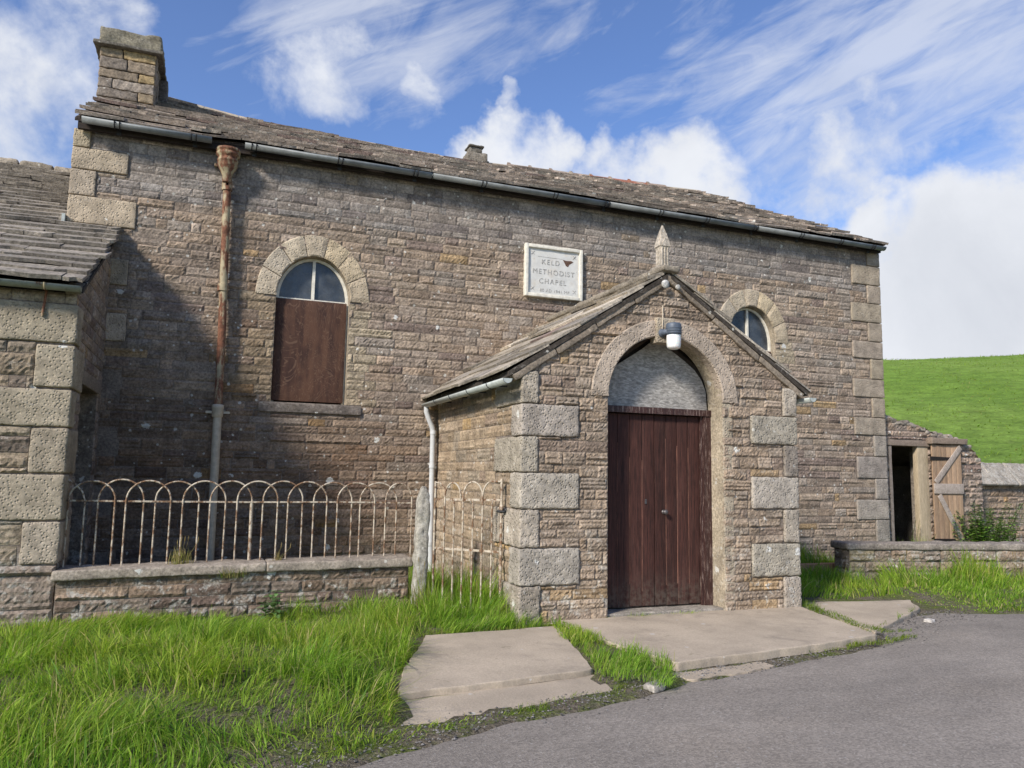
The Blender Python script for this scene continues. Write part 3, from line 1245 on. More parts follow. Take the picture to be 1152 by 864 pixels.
def slates(mbx, pt, x0, x1f, x0f=None, rows=20, w=.42, th=.03, seed=1, lift=1.0, base=(.225, .195, .165), expo_pow=1.15, jit=1.0, tv=.25):
    """courses of split stone; pt(x, t) is the roof surface"""
    r = np.random.default_rng(seed)
    ts = (np.arange(rows + 1) / rows) ** (1 / expo_pow)
    ts = 1 - (1 - np.arange(rows + 1) / rows) ** expo_pow
    for k in range(rows):
        t0, t1 = ts[k], ts[min(k + 1, rows)]
        t2 = min(1.0, t1 + (t1 - t0) * .7)
        ww = w * (1.25 - .5 * k / rows)
        xa = (x0f(t0) if x0f else x0)
        xe = x1f(t0)
        x = xa - (0 if k % 2 else 0) + r.uniform(-.0, .03)
        while x < xe - .03:
            l = ww * math.exp(r.normal(0, .3))
            xb = min(x + l, xe + r.uniform(-.03, .05))
            if xe - xb < .1:
                xb = xe + r.uniform(-.03, .05)
            gap = .004
            tt = th * (1 + jit * r.uniform(-.25, .45))
            ja, jb = r.uniform(-.14, .14, 2) * (t1 - t0) * jit
            if r.random() < .035:
                ja -= .25 * (t1 - t0)
                jb -= .25 * (t1 - t0)
            a0, b0 = pt(x + gap, t0 + ja * .6 - .004), pt(xb - gap, t0 + jb * .6 - .004)
            b1, a1 = pt(xb - gap, t2), pt(x + gap, t2)
            nn = unit(np.cross(b0 - a0, a1 - a0))
            if nn[2] < 0:
                nn = -nn
            lo = tt * lift * r.uniform(.8, 1.25)
            h0a, h0b = lo * r.uniform(.85, 1.2), lo * r.uniform(.85, 1.2)
            # lower edge split in three for a ragged line
            m0 = a0 * .64 + b0 * .36 + (a0 - a1) * r.uniform(-.05, .05)
            m1 = a0 * .33 + b0 * .67 + (a0 - a1) * r.uniform(-.05, .05)
            bot = [a0 + nn * h0a, m0 + nn * lo, m1 + nn * lo, b0 + nn * h0b, b1 + nn * .004, a1 + nn * .004]
            topv = [p + nn * tt * (1.0 if i_ < 4 else .6) for i_, p in enumerate(bot)]
            V = bot + topv
            F = [(5, 4, 3, 2, 1, 0), (6, 7, 8, 9, 10, 11)] + [(i_, (i_ + 1) % 6, (i_ + 1) % 6 + 6, i_ + 6) for i_ in range(6)]
            mbx.add(V, F, slate_tint(r, base, tv))
            x = xb


roof = MB()
ZH = ridge_z(HX)
HYB = DEEP - EY


def hip_x(t):
    return 12.74 + (HX - 12.74) * t


slates(roof, roof_pt, X0 - .03, hip_x, None, 20, .46, .034, 41, 1.15, (.245, .205, .168))
# the other two slopes


def back_pt(x, t):
    y = HYB - (HYB - YR) * t
    z0 = 6.47
    return v3(x, y, z0 + (ridge_z(min(x, HX)) - z0) * t)


def hip_pt(x, t):
    # x runs along the end eave (the y direction); narrows to the ridge end
    yy = EY + (HYB - EY) * x
    P = v3(12.74, yy, 6.475)
    Q = v3(HX, YR, ZH)
    return P * (1 - t) + Q * t


slates(roof, back_pt, X0 - .03, hip_x, None, 14, .7, .034, 42, 1.15)
rr = np.random.default_rng(77)
for k in range(16):
    t0, t1 = k / 16, min(1, (k + 1.6) / 16)
    nseg = max(1, int(13 * (1 - t0)))
    for i in range(nseg):
        a, b = i / nseg + .004, (i + 1) / nseg - .004
        p = [hip_pt(a, t0), hip_pt(b, t0), hip_pt(b, t1), hip_pt(a, t1)]
        n_ = v3(.6, 0, .8)
        lo = rr.uniform(.03, .05)
        P = [p[0] + n_ * lo, p[1] + n_ * lo, p[2] + n_ * .004, p[3] + n_ * .004]
        hexa(roof, P + [q + n_ * .03 for q in P], slate_tint(rr))
# boarding under the slates
xs = np.linspace(X0 - .01, HX, 30)
for a, b in zip(xs[:-1], xs[1:]):
    q = [roof_pt(a, .02), roof_pt(b, .02), roof_pt(b, 1), roof_pt(a, 1)]
    q2 = [back_pt(a, .02), back_pt(b, .02), back_pt(b, 1), back_pt(a, 1)]
    for P in (q, q2):
        hexa(roof, [p - v3(0, 0, .06) for p in P] + [p - v3(0, 0, .012) for p in P], (.05, .04, .035))
for (A, B, Cc) in [(roof_pt(HX, .02), v3(12.72, EY + .05, 6.47), v3(HX, YR, ZH)), (v3(12.72, EY + .05, 6.47), v3(12.72, HYB - .05, 6.47), v3(HX, YR, ZH)),
                   (v3(12.72, HYB - .05, 6.47), back_pt(HX, .02), v3(HX, YR, ZH))]:
    roof.add([A - v3(0, 0, .02), B - v3(0, 0, .02), Cc - v3(0, 0, .02), A - v3(0, 0, .07), B - v3(0, 0, .07), Cc - v3(0, 0, .07)],
             [(0, 1, 2), (3, 4, 5), (0, 1, 4, 3), (1, 2, 5, 4), (2, 0, 3, 5)], (.05, .04, .035))
roof_o = roof.build('roof', MAT['slate'], chapel)
# ridge stones: pale sawn stone to the left, clay tiles in the middle
x = -1.2
k = 0
while x < HX + .1:
    clay = 5.3 < x < 9.2
    l = .5 if clay else .62
    rt = MB()
    col = (.30, .13, .085) if (6.9 < x < 9.0 and k % 4 != 2) else ((.36, .30, .22) if not clay else (.30, .23, .18))
    w_, h_ = (.15, .085) if clay else (.20, .05)
    a, b = x, min(x + l - .01, HX + .12)
    za, zb = ridge_z(a) + .035, ridge_z(b) + .035
    prof = [(-w_, -.09), (-w_ * .55, -.01), (0, h_ - .02), (w_ * .55, -.01), (w_, -.09)]
    for (pa, pb) in zip(prof[:-1], prof[1:]):
        P = [(a, YR + pa[0], za + pa[1]), (b, YR + pa[0], zb + pa[1]), (b, YR + pb[0], zb + pb[1]), (a, YR + pb[0], za + pb[1])]
        hexa(rt, [v3(*q) - v3(0, 0, .03) for q in P] + [v3(*q) + v3(0, 0, .012) for q in P], col)
    if clay:    # raised roll at the joint
        for (pa, pb) in zip(prof[:-1], prof[1:]):
            P = [(a - .03, YR + pa[0] * 1.08, za + pa[1] + .01), (a + .03, YR + pa[0] * 1.08, za + pa[1] + .01), (a + .03, YR + pb[0] * 1.08, za + pb[1] + .01), (a - .03, YR + pb[0] * 1.08, za + pb[1] + .01)]
            hexa(rt, [v3(*q) - v3(0, 0, .02) for q in P] + [v3(*q) + v3(0, 0, .035) for q in P], tuple(q * .8 for q in col))
    rt.build('ridge_tile', MAT['ridge'], roof_o)
    x += l
    k += 1
# small stone vent on the ridge
vt = MB()
zr = ridge_z(4.95)
rbox(vt, (4.60, 2.95, zr - .15), (5.05, 3.3, zr + .17), (.20, .175, .14), .06, .02, .012, 9, 4)
rbox(vt, (4.66, 2.98, zr + .17), (4.94, 3.25, zr + .29), (.16, .145, .12), .06, .02, .012, 9, 5)
rbox(vt, (4.63, 2.94, zr + .29), (4.97, 3.29, zr + .33), (.13, .12, .10), .06, .015, .008, 9, 6)
vt.build('roof_vent', MAT['lichen_stone'], chapel)

# ---- chimney
ch = MB()
CY0, CY1, CX0, CX1 = 1.62, 2.55, -2.15, -1.31
cr_ = np.random.default_rng(9)
z = 7.15
ci = 0
while z < 8.50:
    h = [.17, .15, .19, .16, .18, .155, .2][ci % 7]
    if z + h > 8.52:
        h = 8.52 - z
    cuts = sorted([0, 1] + list(cr_.uniform(.25, .75, 1 if ci % 2 else 2)))
    cuts = [cuts[0]] + [c for c, p in zip(cuts[1:], cuts[:-1]) if c - p > .16 or c == 1]
    for a, b in zip(cuts[:-1], cuts[1:]):
        c = v3(*[(.30, .235, .155), (.25, .20, .145), (.22, .185, .15), (.33, .245, .13)][cr_.integers(4)]) * math.exp(cr_.normal(0, .13))
        rbox(ch, (CX0 + (CX1 - CX0) * a + .008, CY0 + cr_.uniform(-.012, .012), z + .007), (CX0 + (CX1 - CX0) * b - .008, CY0 + .4, z + h - .007), c, .035, .014, .013, 14, int(cr_.integers(999)))
    for a, b in ((0, .48), (.48, 1)):
        for xx in (CX0, CX1):
            s_ = cr_.uniform(.97, 1.03)
            rbox(ch, (xx - .2 if xx > -2 else xx - .004, CY0 + .02 + (CY1 - CY0) * a + .008, z + .007), (xx + .004 if xx > -2 else xx + .2, CY0 + (CY1 - CY0) * b - .008, z + h - .007), (.23 * s_, .185, .14), .06, .014, .013, 14, int(cr_.integers(999)))
    z += h
    ci += 1
box(ch, (CX0 + .03, CY0 + .03, 7.0), (CX1 - .03, CY1 - .02, 8.5), (.10, .085, .07))
ch_o = ch.build('chimney', MAT['rubble'], chapel)
cap = MB()
rbox(cap, (CX0 - .10, CY0 - .10, 8.515), (CX1 + .10, CY1 + .08, 8.575), (.15, .135, .11), .05, .015, .010, 10, 12)
rbox(cap, (CX0 - .02, CY0 - .02, 8.575), (CX1 + .06, CY1, 8.86), (.21, .19, .14), .05, .03, .022, 7, 13)
cap.build('chimney_cap', MAT['lichen_stone'], ch_o)
sl_ = MB()
rbox(sl_, (CX1 + .0, CY1 - .20, 8.05), (CX1 + .14, CY1 - .02, 8.47), (.15, .13, .11), .05, .012, .008, 8, 15)
sl_.build('chimney_ledge', MAT['lichen_stone'], ch_o)
fl = MB()
hexa(fl, [(CX1 + .01, CY0 + .3, 7.50), (CX1 + .05, CY0 + .3, 7.50), (CX1 + .05, CY1 + .1, 8.0), (CX1 + .01, CY1 + .1, 8.0),
          (CX1 + .01, CY0 + .3, 7.62), (CX1 + .03, CY0 + .3, 7.62), (CX1 + .03, CY1 + .1, 8.13), (CX1 + .01, CY1 + .1, 8.13)], (.2, .2, .21))
fl.build('chimney_flashing', MAT['gutter_grey'], ch_o)

# ---- gutters


def half_round(mbx, A, B, R, wall=.006, n=9, end=True):
    A, B = v3(*A), v3(*B)
    d = unit(B - A)
    side = unit(np.cross(d, v3(0, 0, 1)))
    V = []
    for P in (A, B):
        for rad in (R, R - wall):
            for k in range(n):
                t = math.pi + math.pi * k / (n - 1)
                V.append(P + side * rad * math.cos(t) + v3(0, 0, 1) * rad * math.sin(t))
    F = []
    for k in range(n - 1):
        F.append((k, k + 1, 2 * n + k + 1, 2 * n + k))
        F.append((n + k, 3 * n + k, 3 * n + k + 1, n + k + 1))
        F.append((k, n + k, n + k + 1, k + 1))
        F.append((2 * n + k, 2 * n + k + 1, 3 * n + k + 1, 3 * n + k))
    F.append((0, 2 * n, 3 * n, n))
    F.append((n - 1, 2 * n - 1, 4 * n - 1, 3 * n - 1))
    mbx.add(V, F, (1, 1, 1), True)
    if end:
        for i in (0, 2 * n):
            mbx.add(V[i:i + n], [tuple(range(n))])


def gz_(x):
    return 6.462 - .002 * (x + 2)


GY, GR = -.255, .070
gut = MB()
for a, b in ((-2.0, -.32), (.14, 3.0), (3.02, 6.2), (6.22, 9.4), (9.42, 12.66)):
    half_round(gut, (a, GY, gz_(a)), (b, GY, gz_(b)), GR)
gut_o = gut.build('gutter', MAT['gutter_grey'], chapel)
for x in (-1.55, -.55, .28, 1.55, 2.75, 3.9, 5.2, 6.2, 7.3, 8.3, 9.4, 10.5, 11.5, 12.35):
    br = MB()
    z = gz_(x)
    for s in (-.045, .02):
        pts = [(x + s, GY + (GR + .007) * math.cos(t), z + (GR + .007) * math.sin(t)) for t in np.linspace(math.pi, 2 * math.pi, 9)]
        tube(br, pts, .009, 5)
    box(br, (x - .03, -.14, z - .12), (x + .03, -.125, z - .02))
    br.build('gutter_bracket', MAT['black'], gut_o)
fa = MB()
box(fa, (X0 + .03, -.135, 6.36), (12.70, -.07, 6.52), (1, 1, 1))
fa.build('fascia', MAT['dark_wood'], chapel)

# ---- drainpipe with hopper
dp = MB()
PXT, PXB, DY = -.075, .006, -.125
tube(dp, [(PXT, DY, 5.92), (PXT + .02, DY, 5.0), (-.02, DY, 3.6), (-.012, DY, 2.52)], .058, 14)
for z in (5.80, 4.28, 5.86):
    xx = float(np.interp(z, [2.5, 5.9], [-.012, PXT]))
    tube(dp, [(xx, DY, z - .05), (xx, DY, z + .05)], .074, 14)
dpo = dp.build('drainpipe', MAT['rust_pipe'], chapel)
hp = MB()
lathe(hp, (-.085, -.17, 5.86), [(.062, 0), (.068, .1), (.10, .17), (.135, .23), (.145, .25), (.140, .30), (.152, .31), (.152, .33), (.140, .34), (.140, .38), (.172, .40), (.172, .44), (.15, .45), (.178, .46), (.178, .50), (.14, .50)], 12)
box(hp, (-.27, -.10, 6.12), (-.23, -.03, 6.16))
hp.build('hopper', MAT['rust_pipe'], dpo)
lp = MB()
tube(lp, [(-.010, DY, 2.52), (-.002, DY, 1.4), (PXB, DY, .05)], .060, 14)
lathe(lp, (-.012, DY, 2.40), [(.062, -.02), (.078, 0), (.078, .10), (.084, .12), (.084, .16), (.06, .17)], 14)
box(lp, (-.17, DY + .02, 2.44), (.15, DY + .055, 2.475))
for s in (-.155, .135):
    lathe(lp, (s, DY - .01, 2.455), [(.02, 0), (.02, .05)], 8, axis=(0, 1, 0))
lp.build('lower_pipe', MAT['grey_pipe'], dpo)

# ---- porch: front gable with the arched doorway, two side walls
PF = frame((0, PY, 0), (1, 0, 0), (0, -1, 0))
DO = (4.41, 6.07, -.3, 2.61, .82)        # doorway opening
DC, DA = 5.24, .83
PS = .655


def pgab(u):
    return 4.10 - PS * abs(u - PC)


pw = MB()
backing(pw, PF, [PX0, PC, PX1], -.3, pgab, [DO], .30, rev=(.37, .31, .225))
PQ = [(2.86, 2.47, .19, 0), (2.47, 2.09, .715, 1), (2.09, 1.67, .19, 0), (1.67, 1.25, .72, 1), (1.25, .81, .215, 0), (.81, .385, .735, 1), (.385, -.1, .24, 0)]
ph = [(DO[0], DO[1], -.3, DO[3])]
for t, b, w, big in PQ:
    ph += [(PX0 - .1, PX0 + w, b, t), (PX1 - w, PX1 + .1, b, t)]


def porch_tint(c, u, z, r):
    if z < .45 and r.random() < .16:
        c = v3(.29, .205, .115) * math.exp(r.normal(0, .15))
    return (c * .7 + v3(.272, .222, .168) * .3) * v3(1.06, 1.02, .97)


coursed(pw, PF, PX0, PX1, -.15, 4.2, .132, .30, ph, [(DC, 2.61, .95, .92)], lambda a: 4.10 - PS * np.abs(a - PC), .022, .017, .0135, porch_tint, 8, .26, .5, .006)
pw.build('porch_wall', MAT['porch_stone'], chapel)
PL = frame((PX0, 0, 0), (0, -1, 0), (-1, 0, 0))
PR = frame((PX1, 0, 0), (0, -1, 0), (1, 0, 0))
for FRM, sd in ((PL, 18), (PR, 19)):
    sw = MB()
    backing(sw, FRM, [.02, -PY - .30], -.3, lambda u: 2.80, (), .30)
    hs = [(-PY - (.87 if not big else .30), -PY + .1, b, t) for t, b, w, big in PQ]

    def side_tint(c, u, z, r):
        return c * v3(1.10, 1.06, .98) * .97 + v3(.03, .024, .012)
    coursed(sw, FRM, .02, -PY, -.15, 2.78, .155, .36, hs, (), None, .028, .012, .0085, side_tint, sd, .2, .4, .008)
    sw.build('porch_wall', MAT['porch_stone'], chapel)
for t, b, w, big in PQ:
    for s in (0, 1):
        ret = .30 if big else .87
        base = (.325, .288, .240) if big else (.335, .292, .238)
        if s == 0:
            quoin(chapel, (PX0 - .035, PY - .04, b + .006), (PX0 + w - .006, PY + ret, t - .006), 'porch_dressed', base, .10, .022, .0085)
        else:
            quoin(chapel, (PX1 - w + .006, PY - .04, b + .006), (PX1 + .035, PY + ret, t - .006), 'porch_dressed', base, .10, .022, .0085)
# arch: two plain curved halves and a keystone
ar = MB()
voussoirs(ar, PF, DC, 2.61, DA, .80, 1.065, 1.01, 2, .036, -.10, .004, lambda i, r: v3(.335, .275, .215), .003, 41, 0, math.pi, 22)
ar_o = ar.build('porch_arch', MAT['dressed'], chapel)
ks = MB()
rbox(ks, (5.065, PY - .075, 3.315), (5.325, PY + .1, 3.635), (.34, .285, .21), .04, .008, .003, 14, 6, smooth=True)
ks.build('keystone', MAT['dressed'], ar_o)
# plaster-like dressed jamb down the right side of the doorway
jb = MB()
rbox(jb, (6.072, PY - .012, -.02), (6.225, PY + .04, 2.60), (.36, .305, .225), .05, .008, .006, 9, 9)
jb.build('door_jamb', MAT['dressed'], ar_o)

# ---- porch roof: thick stone slabs, two slopes
pr_ = MB()
EXL, EXR = 3.05, 7.47
AZP = 4.235


def pslope(side):
    xe = EXL if side < 0 else EXR

    def f(y, t):
        x = xe + (PC - xe) * t
        return v3(x, y, 2.80 + (AZP - 2.80) * t + .008 * math.sin(y * 3 + t * 7))
    return f


for side, sd in ((-1, 51), (1, 52)):
    pf = pslope(side)
    slates(pr_, pf, PY - .075, lambda t: -.01, None, 7, .85, .032, sd, 1.0, (.27, .235, .185), 1.05)
    q = [pf(PY - .06, .02), pf(-.02, .02), pf(-.02, .99), pf(PY - .06, .99)]
    hexa(pr_, [p - v3(0, 0, .07) for p in q] + [p - v3(0, 0, .012) for p in q], (.06, .05, .04))
po = pr_.build('porch_roof', MAT['slate'], chapel)
# stone verge mouldings under the slab edges
for side in (-1, 1):
    xe = EXL + .08 if side < 0 else EXR - .08
    n = 4 if side < 0 else 3
    for i in range(n):
        t0, t1 = i / n, (i + 1) / n
        a = v3(xe + (PC - xe) * t0, 0, 2.80 + (AZP - 2.80) * t0)
        b = v3(xe + (PC - xe) * t1, 0, 2.80 + (AZP - 2.80) * t1)
        d = unit(b - a)
        nn = v3(-d[2], 0, d[0]) * (1 if d[0] > 0 else -1)
        L = np.linalg.norm(b - a)
        vg = MB()
        off = -.104 - (.012 if i % 2 else 0)
        rbox(vg, (0.004, -.030, .005), (L - .004, .09, .088), v3(.25, .205, .155) * random.uniform(.85, 1.15), .05, .012, .008, 10, 60 + i + side,
             ax=(a + v3(0, PY - .022, 0) + nn * off, d, (0, 1, 0), nn))
        vg.build('verge_stone', MAT['coping'], po)
# ridge stones of the porch
for i in range(5):
    rd = MB()
    y0 = PY - .12 + i * .74
    rbox(rd, (PC - .13, y0 + .005, AZP - .0), (PC + .13, min(y0 + .735, -.02), AZP + .085), v3(.26, .225, .175) * random.uniform(.85, 1.15), .06, .03, .012, 8, 80 + i)
    rd.build('ridge_stone', MAT['coping'], po)
# carved apex disc stones
for bx, bz, br_, bc in ((5.175, 4.065, .055, (.5, .49, .45)), (5.36, 4.045, .035, (.42, .40, .36))):
    ds = MB()
    lathe(ds, (bx, PY - .09, bz), [(br_, 0), (br_, .012), (br_ * .4, .016)], 12, bc, axis=(0, -1, 0))
    ds.build('apex_boss', MAT['white_lichen'], po)

# finial
fi = MB()
fx, fy = 5.30, -3.48
rbox(fi, (fx - .12, fy - .12, 4.27), (fx + .12, fy + .12, 4.36), (.33, .29, .235), .04, .015, .006, 12, 3)
rbox(fi, (fx - .058, fy - .058, 4.34), (fx + .058, fy + .058, 4.64), (.40, .355, .285), .04, .015, .005, 12, 4)
for sx, sy in ((0, -1), (-1, 0), (1, 0), (0, 1)):     # sunk panels with ribs
    X = v3(-sy, sx, 0) if sx == 0 else v3(0, 1, 0)
    Nn = v3(sx, sy, 0)
    for o_ in (-.043, 0, .043):
        rbox(fi, (o_ - .011, -.01, 0), (o_ + .011, .012, .25), (.42, .37, .30), .05, .006, .002, 10, 5, ax=(v3(fx, fy, 4.37) + Nn * .058, X, Nn, (0, 0, 1)))
rings = [(.060, 4.60), (.075, 4.635), (.073, 4.665), (.040, 4.81), (.007, 4.925)]
V = []
for r_, z_ in rings:
    V += [(fx - r_, fy - r_, z_), (fx + r_, fy - r_, z_), (fx + r_, fy + r_, z_), (fx - r_, fy + r_, z_)]
F = [(4 * i + k, 4 * i + (k + 1) % 4, 4 * i + 4 + (k + 1) % 4, 4 * i + 4 + k) for i in range(4) for k in range(4)]
F += [(16, 17, 18, 19)]
fi.add(V, F, (.40, .35, .28))
for sx, sy in ((0, -1), (-1, 0), (1, 0)):
    X = v3(1, 0, 0) if sx == 0 else v3(0, 1, 0)
    prism(fi, [(-.06, 0), (.06, 0), (0, .12)], v3(fx, fy, 4.63) + v3(sx, sy, 0) * .068, X, (0, 0, 1), (sx, sy, 0), -.03, .012, (.43, .38, .31))
fi.build('finial', MAT['coping'], po)

# porch gutters and downpipe
pg = MB()
half_round(pg, (3.06, PY - .12, 2.735), (3.06, -.06, 2.725), .062)
pgo = pg.build('porch_gutter', MAT['gutter_pale'], chapel)
for y in (-3.2, -2.4, -1.6, -.8):
    br = MB()
    pts = [(3.06 + .066 * math.cos(t), y, 2.735 + .066 * math.sin(t)) for t in np.linspace(math.pi, 2 * math.pi, 8)]
    tube(br, pts, .008, 5)
    box(br, (3.12, y - .012, 2.70), (3.27, y + .012, 2.715))
    br.build('gutter_bracket', MAT['black'], pgo)
pg2 = MB()
half_round(pg2, (7.46, PY - .12, 2.735), (7.46, -.06, 2.725), .062)
pg2.build('porch_gutter', MAT['gutter_pale'], chapel)
dn = MB()
tube(dn, [(3.06, -.16, 2.70), (3.06, -.16, 2.60), (3.10, -.15, 2.50), (3.17, -.125, 2.36), (3.185, -.12, 2.25), (3.19, -.12, 1.2), (3.20, -.12, .12)], .042, 12)
for z in (2.28, 1.75, .55):
    tube(dn, [(3.188, -.12, z - .03), (3.188, -.12, z + .03)], .050, 12)
dn.build('porch_downpipe', MAT['pvc'], chapel)

# ---- double door, frame, board over it
YD = PY + .27
df = MB()
box(df, (4.405, YD - .03, -.02), (4.53, YD + .09, 2.50))
box(df, (5.955, YD - .03, -.02), (6.07, YD + .09, 2.50))
box(df, (5.925, YD + .0, -.02), (5.956, YD + .088, 2.45))
box(df, (4.405, YD - .045, 2.445), (6.072, YD + .088, 2.525))
dfo = df.build('door_frame', MAT['brown_frame'], chapel)
dr = np.random.default_rng(4)
for lf, (a, b) in enumerate(((4.534, 5.240), (5.246, 5.923))):
    d_ = MB()
    n = 4
    for i in range(n):
        xa, xb = a + (b - a) * i / n, a + (b - a) * (i + 1) / n
        if i:
            box(d_, (xa - .0035, YD + .028, .04 + dr.uniform(0, .5)), (xa - .0005, YD + .040, 2.43 - dr.uniform(0, .6)), v3(5.5, 6.5, 6.0) * dr.uniform(.5, 1.2))
        rbox(d_, (xa + .0025, YD + .03 + dr.uniform(-.002, .002), .035 + dr.uniform(0, .015)), (xb - .0025, YD + .065, 2.435), v3(1, 1, 1) * dr.uniform(.8, 1.2), .3, .005, .001, 4, 70 + i)
    box(d_, (a, YD + .045, .03), (b, YD + .075, 2.437), (.4, .4, .4))
    do = d_.build('door', MAT['brown_door'], chapel)
    if lf == 1:
        k_ = MB()
        lathe(k_, (5.375, YD + .03, 1.20), [(.028, 0), (.028, .006), (.012, .008), (.012, .03), (.026, .04), (.033, .055), (.026, .07), (.0, .074)], 14, axis=(0, -1, 0))
        k_.build('knob', MAT['knob'], do)
        h_ = MB()
        box(h_, (5.10, YD + .022, 1.30), (5.125, YD + .03, 1.36))
        for zz in (1.31, 1.35):
            lathe(h_, (5.112, YD + .03, zz), [(.007, 0), (.007, .014)], 6, axis=(0, -1, 0))
        h_.build('letter_fixing', MAT['knob'], do)
bd = MB()
prism(bd, [(4.43, 2.53), (6.06, 2.53), (6.045, 2.78), (5.98, 2.93), (5.87, 3.06), (5.72, 3.17), (5.42, 3.355), (5.20, 3.38), (5.05, 3.27), (4.78, 3.10), (4.45, 2.90)],
      (0, YD + .04, 0), (1, 0, 0), (0, 0, 1), (0, -1, 0), -.018, 0)
bd.build('overdoor_board', MAT['osb'], chapel)
tb = MB()
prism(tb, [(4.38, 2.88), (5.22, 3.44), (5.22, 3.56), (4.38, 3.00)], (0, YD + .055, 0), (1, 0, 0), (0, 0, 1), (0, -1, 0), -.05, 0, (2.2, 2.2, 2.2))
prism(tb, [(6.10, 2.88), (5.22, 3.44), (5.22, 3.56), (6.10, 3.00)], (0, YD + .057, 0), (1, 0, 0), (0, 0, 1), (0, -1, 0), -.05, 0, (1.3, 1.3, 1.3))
box(tb, (4.36, YD + .12, 2.5), (6.12, YD + .15, 3.6))  # dark board painted in for the unlit void behind the overdoor board
tb.build('roof_timber_and_void', MAT['dark_wood'], chapel)
th_ = MB()
rbox(th_, (4.40, PY + .02, -.15), (6.08, YD + .1, .02), (.28, .25, .21), .1, .01, .004, 8, 3)
th_.build('threshold', MAT['coping'], chapel)

# ================================================================== inscribed stone
B0, B1, BZ0, BZ1 = 4.735, 5.825, 4.665, 5.585
sgn = thing('date_stone', 'white painted inscribed stone with a raised border, high on the wall left of the finial', 'sign', ((B0 + B1) / 2, -.05, BZ0))
pn = MB()
rbox(pn, (B0 + .05, -.045, BZ0 + .05), (B1 - .05, .02, BZ1 - .05), (1, 1, 1), .1, .004, .002, 10, 3)
pn.build('panel', MAT['panel'], sgn)
fm = MB()
for lo, hi in (((B0, -.085, BZ0), (B0 + .062, .02, BZ1)), ((B1 - .062, -.085, BZ0), (B1, .02, BZ1)),
               ((B0 + .062, -.084, BZ1 - .062), (B1 - .062, .02, BZ1 - .001)), ((B0 + .062, -.084, BZ0 + .001), (B1 - .062, .02, BZ0 + .062))):
    rbox(fm, lo, hi, (1, 1, 1), .08, .010, .004, 12, 7)
fm.build('border', MAT['white_paint'], sgn)
MAT['letter'] = plain('worn_lettering', (.42, .405, .375), .8, .2, .5, scale=45)


def text(body, x, z, size, parent, space=1.0, y=-.0475):
    cu = bpy.data.curves.new('lettering', 'FONT')
    cu.body = body
    cu.size = size
    cu.extrude = .0018
    cu.align_x = 'CENTER'
    cu.space_character = space
    cu.resolution_u = 3
    tmp = bpy.data.objects.new('tmp', cu)
    C.objects.link(tmp)
    dg = bpy.context.evaluated_depsgraph_get()
    me = bpy.data.meshes.new_from_object(tmp.evaluated_get(dg))
    bpy.data.objects.remove(tmp)
    me.materials.clear()
    me.materials.append(MAT['letter'])
    o = bpy.data.objects.new('lettering', me)
    C.objects.link(o)
    o.parent = parent
    base = v3(*parent['_base'])
    o.rotation_euler = (math.pi / 2, 0, 0)
    o.location = v3(x, y, z) - base
    return o


SC = (B0 + B1) / 2
text('KELD', SC - .06, BZ1 - .33, .125, sgn, 1.25)
text('METHODIST', SC, BZ1 - .505, .125, sgn, 1.22)
text('CHAPEL', SC - .02, BZ1 - .67, .125, sgn, 1.22)
text('80 AD 1841 MP', SC + .02, BZ1 - .815, .075, sgn, 1.15)
hl = MB()
pts = [(SC + .17, 5.375), (SC + .24, 5.36), (SC + .33, 5.37), (SC + .375, 5.35), (SC + .30, 5.30), (SC + .27, 5.255), (SC + .23, 5.27), (SC + .205, 5.32)]
prism(hl, pts, (0, -.0465, 0), (1, 0, 0), (0, 0, 1), (0, -1, 0), -.003, 0.0012, (1, 1, 1))
MAT['rusthole'] = plain('broken_rust_patch', (.14, .085, .062), .9, .1, .4, scale=40)
hl.build('broken_patch', MAT['rusthole'], sgn)
for cx_, cz_ in ((B0 + .15, BZ1 - .15), (B1 - .15, BZ1 - .15), (B0 + .15, BZ0 + .15), (B1 - .15, BZ0 + .15)):
    fl_ = MB()
    for ang in (.8, 2.3):
        c, s_ = math.cos(ang) * .042, math.sin(ang) * .042
        tube(fl_, [(cx_ - c, -.047, cz_ - s_), (cx_, -.049, cz_ + .004), (cx_ + c, -.047, cz_ + s_)], .005, 5)
    lathe(fl_, (cx_, -.046, cz_), [(.010, 0), (.010, .005)], 8, axis=(0, -1, 0))
    fl_.build('corner_ornament', MAT['letter'], sgn)
hl_ = MB()
box(hl_, (SC - .30, -.048, BZ1 - .205), (SC + .16, -.044, BZ1 - .201))
hl_.build('incised_line', MAT['letter'], sgn)

# ================================================================== lamp over the door
lamp = thing('wall_lamp', 'outdoor wall lamp with white glass jar and grey cap on the porch keystone', 'lamp', (5.2, PY - .08, 3.42))
lb = MB()
lathe(lb, (5.135, PY - .075, 3.435), [(.055, 0), (.055, .015), (.04, .03), (.036, .06)], 14, axis=(0, -1, 0))
tube(lb, [(5.135, PY - .12, 3.435), (5.15, PY - .17, 3.44), (5.20, PY - .19, 3.46)], .038, 12)
MAT['grey_lamp'] = plain('grey_lamp_plastic', (.085, .105, .135), .5, .4, .15)
lb.build('bracket', MAT['grey_lamp'], lamp)
hs_ = MB()
lathe(hs_, (5.222, PY - .20, 3.395), [(.085, 0), (.098, .004), (.098, .10), (.094, .135), (.085, .148), (.0, .152)], 20)
for z in (3.42, 3.45, 3.48):
    lathe(hs_, (5.222, PY - .20, z), [(.099, -.006), (.103, 0), (.099, .006)], 20)
hs_.build('cap', MAT['grey_lamp'], lamp)
cb_ = MB()
tube(cb_, [(5.135, PY - .078, 3.48), (5.14, PY - .085, 3.60), (5.165, PY - .045, 3.68), (5.175, PY - .03, 3.80)], .007, 6)
cb_.build('cable', MAT['grey_pipe'], lamp)
sh = MB()
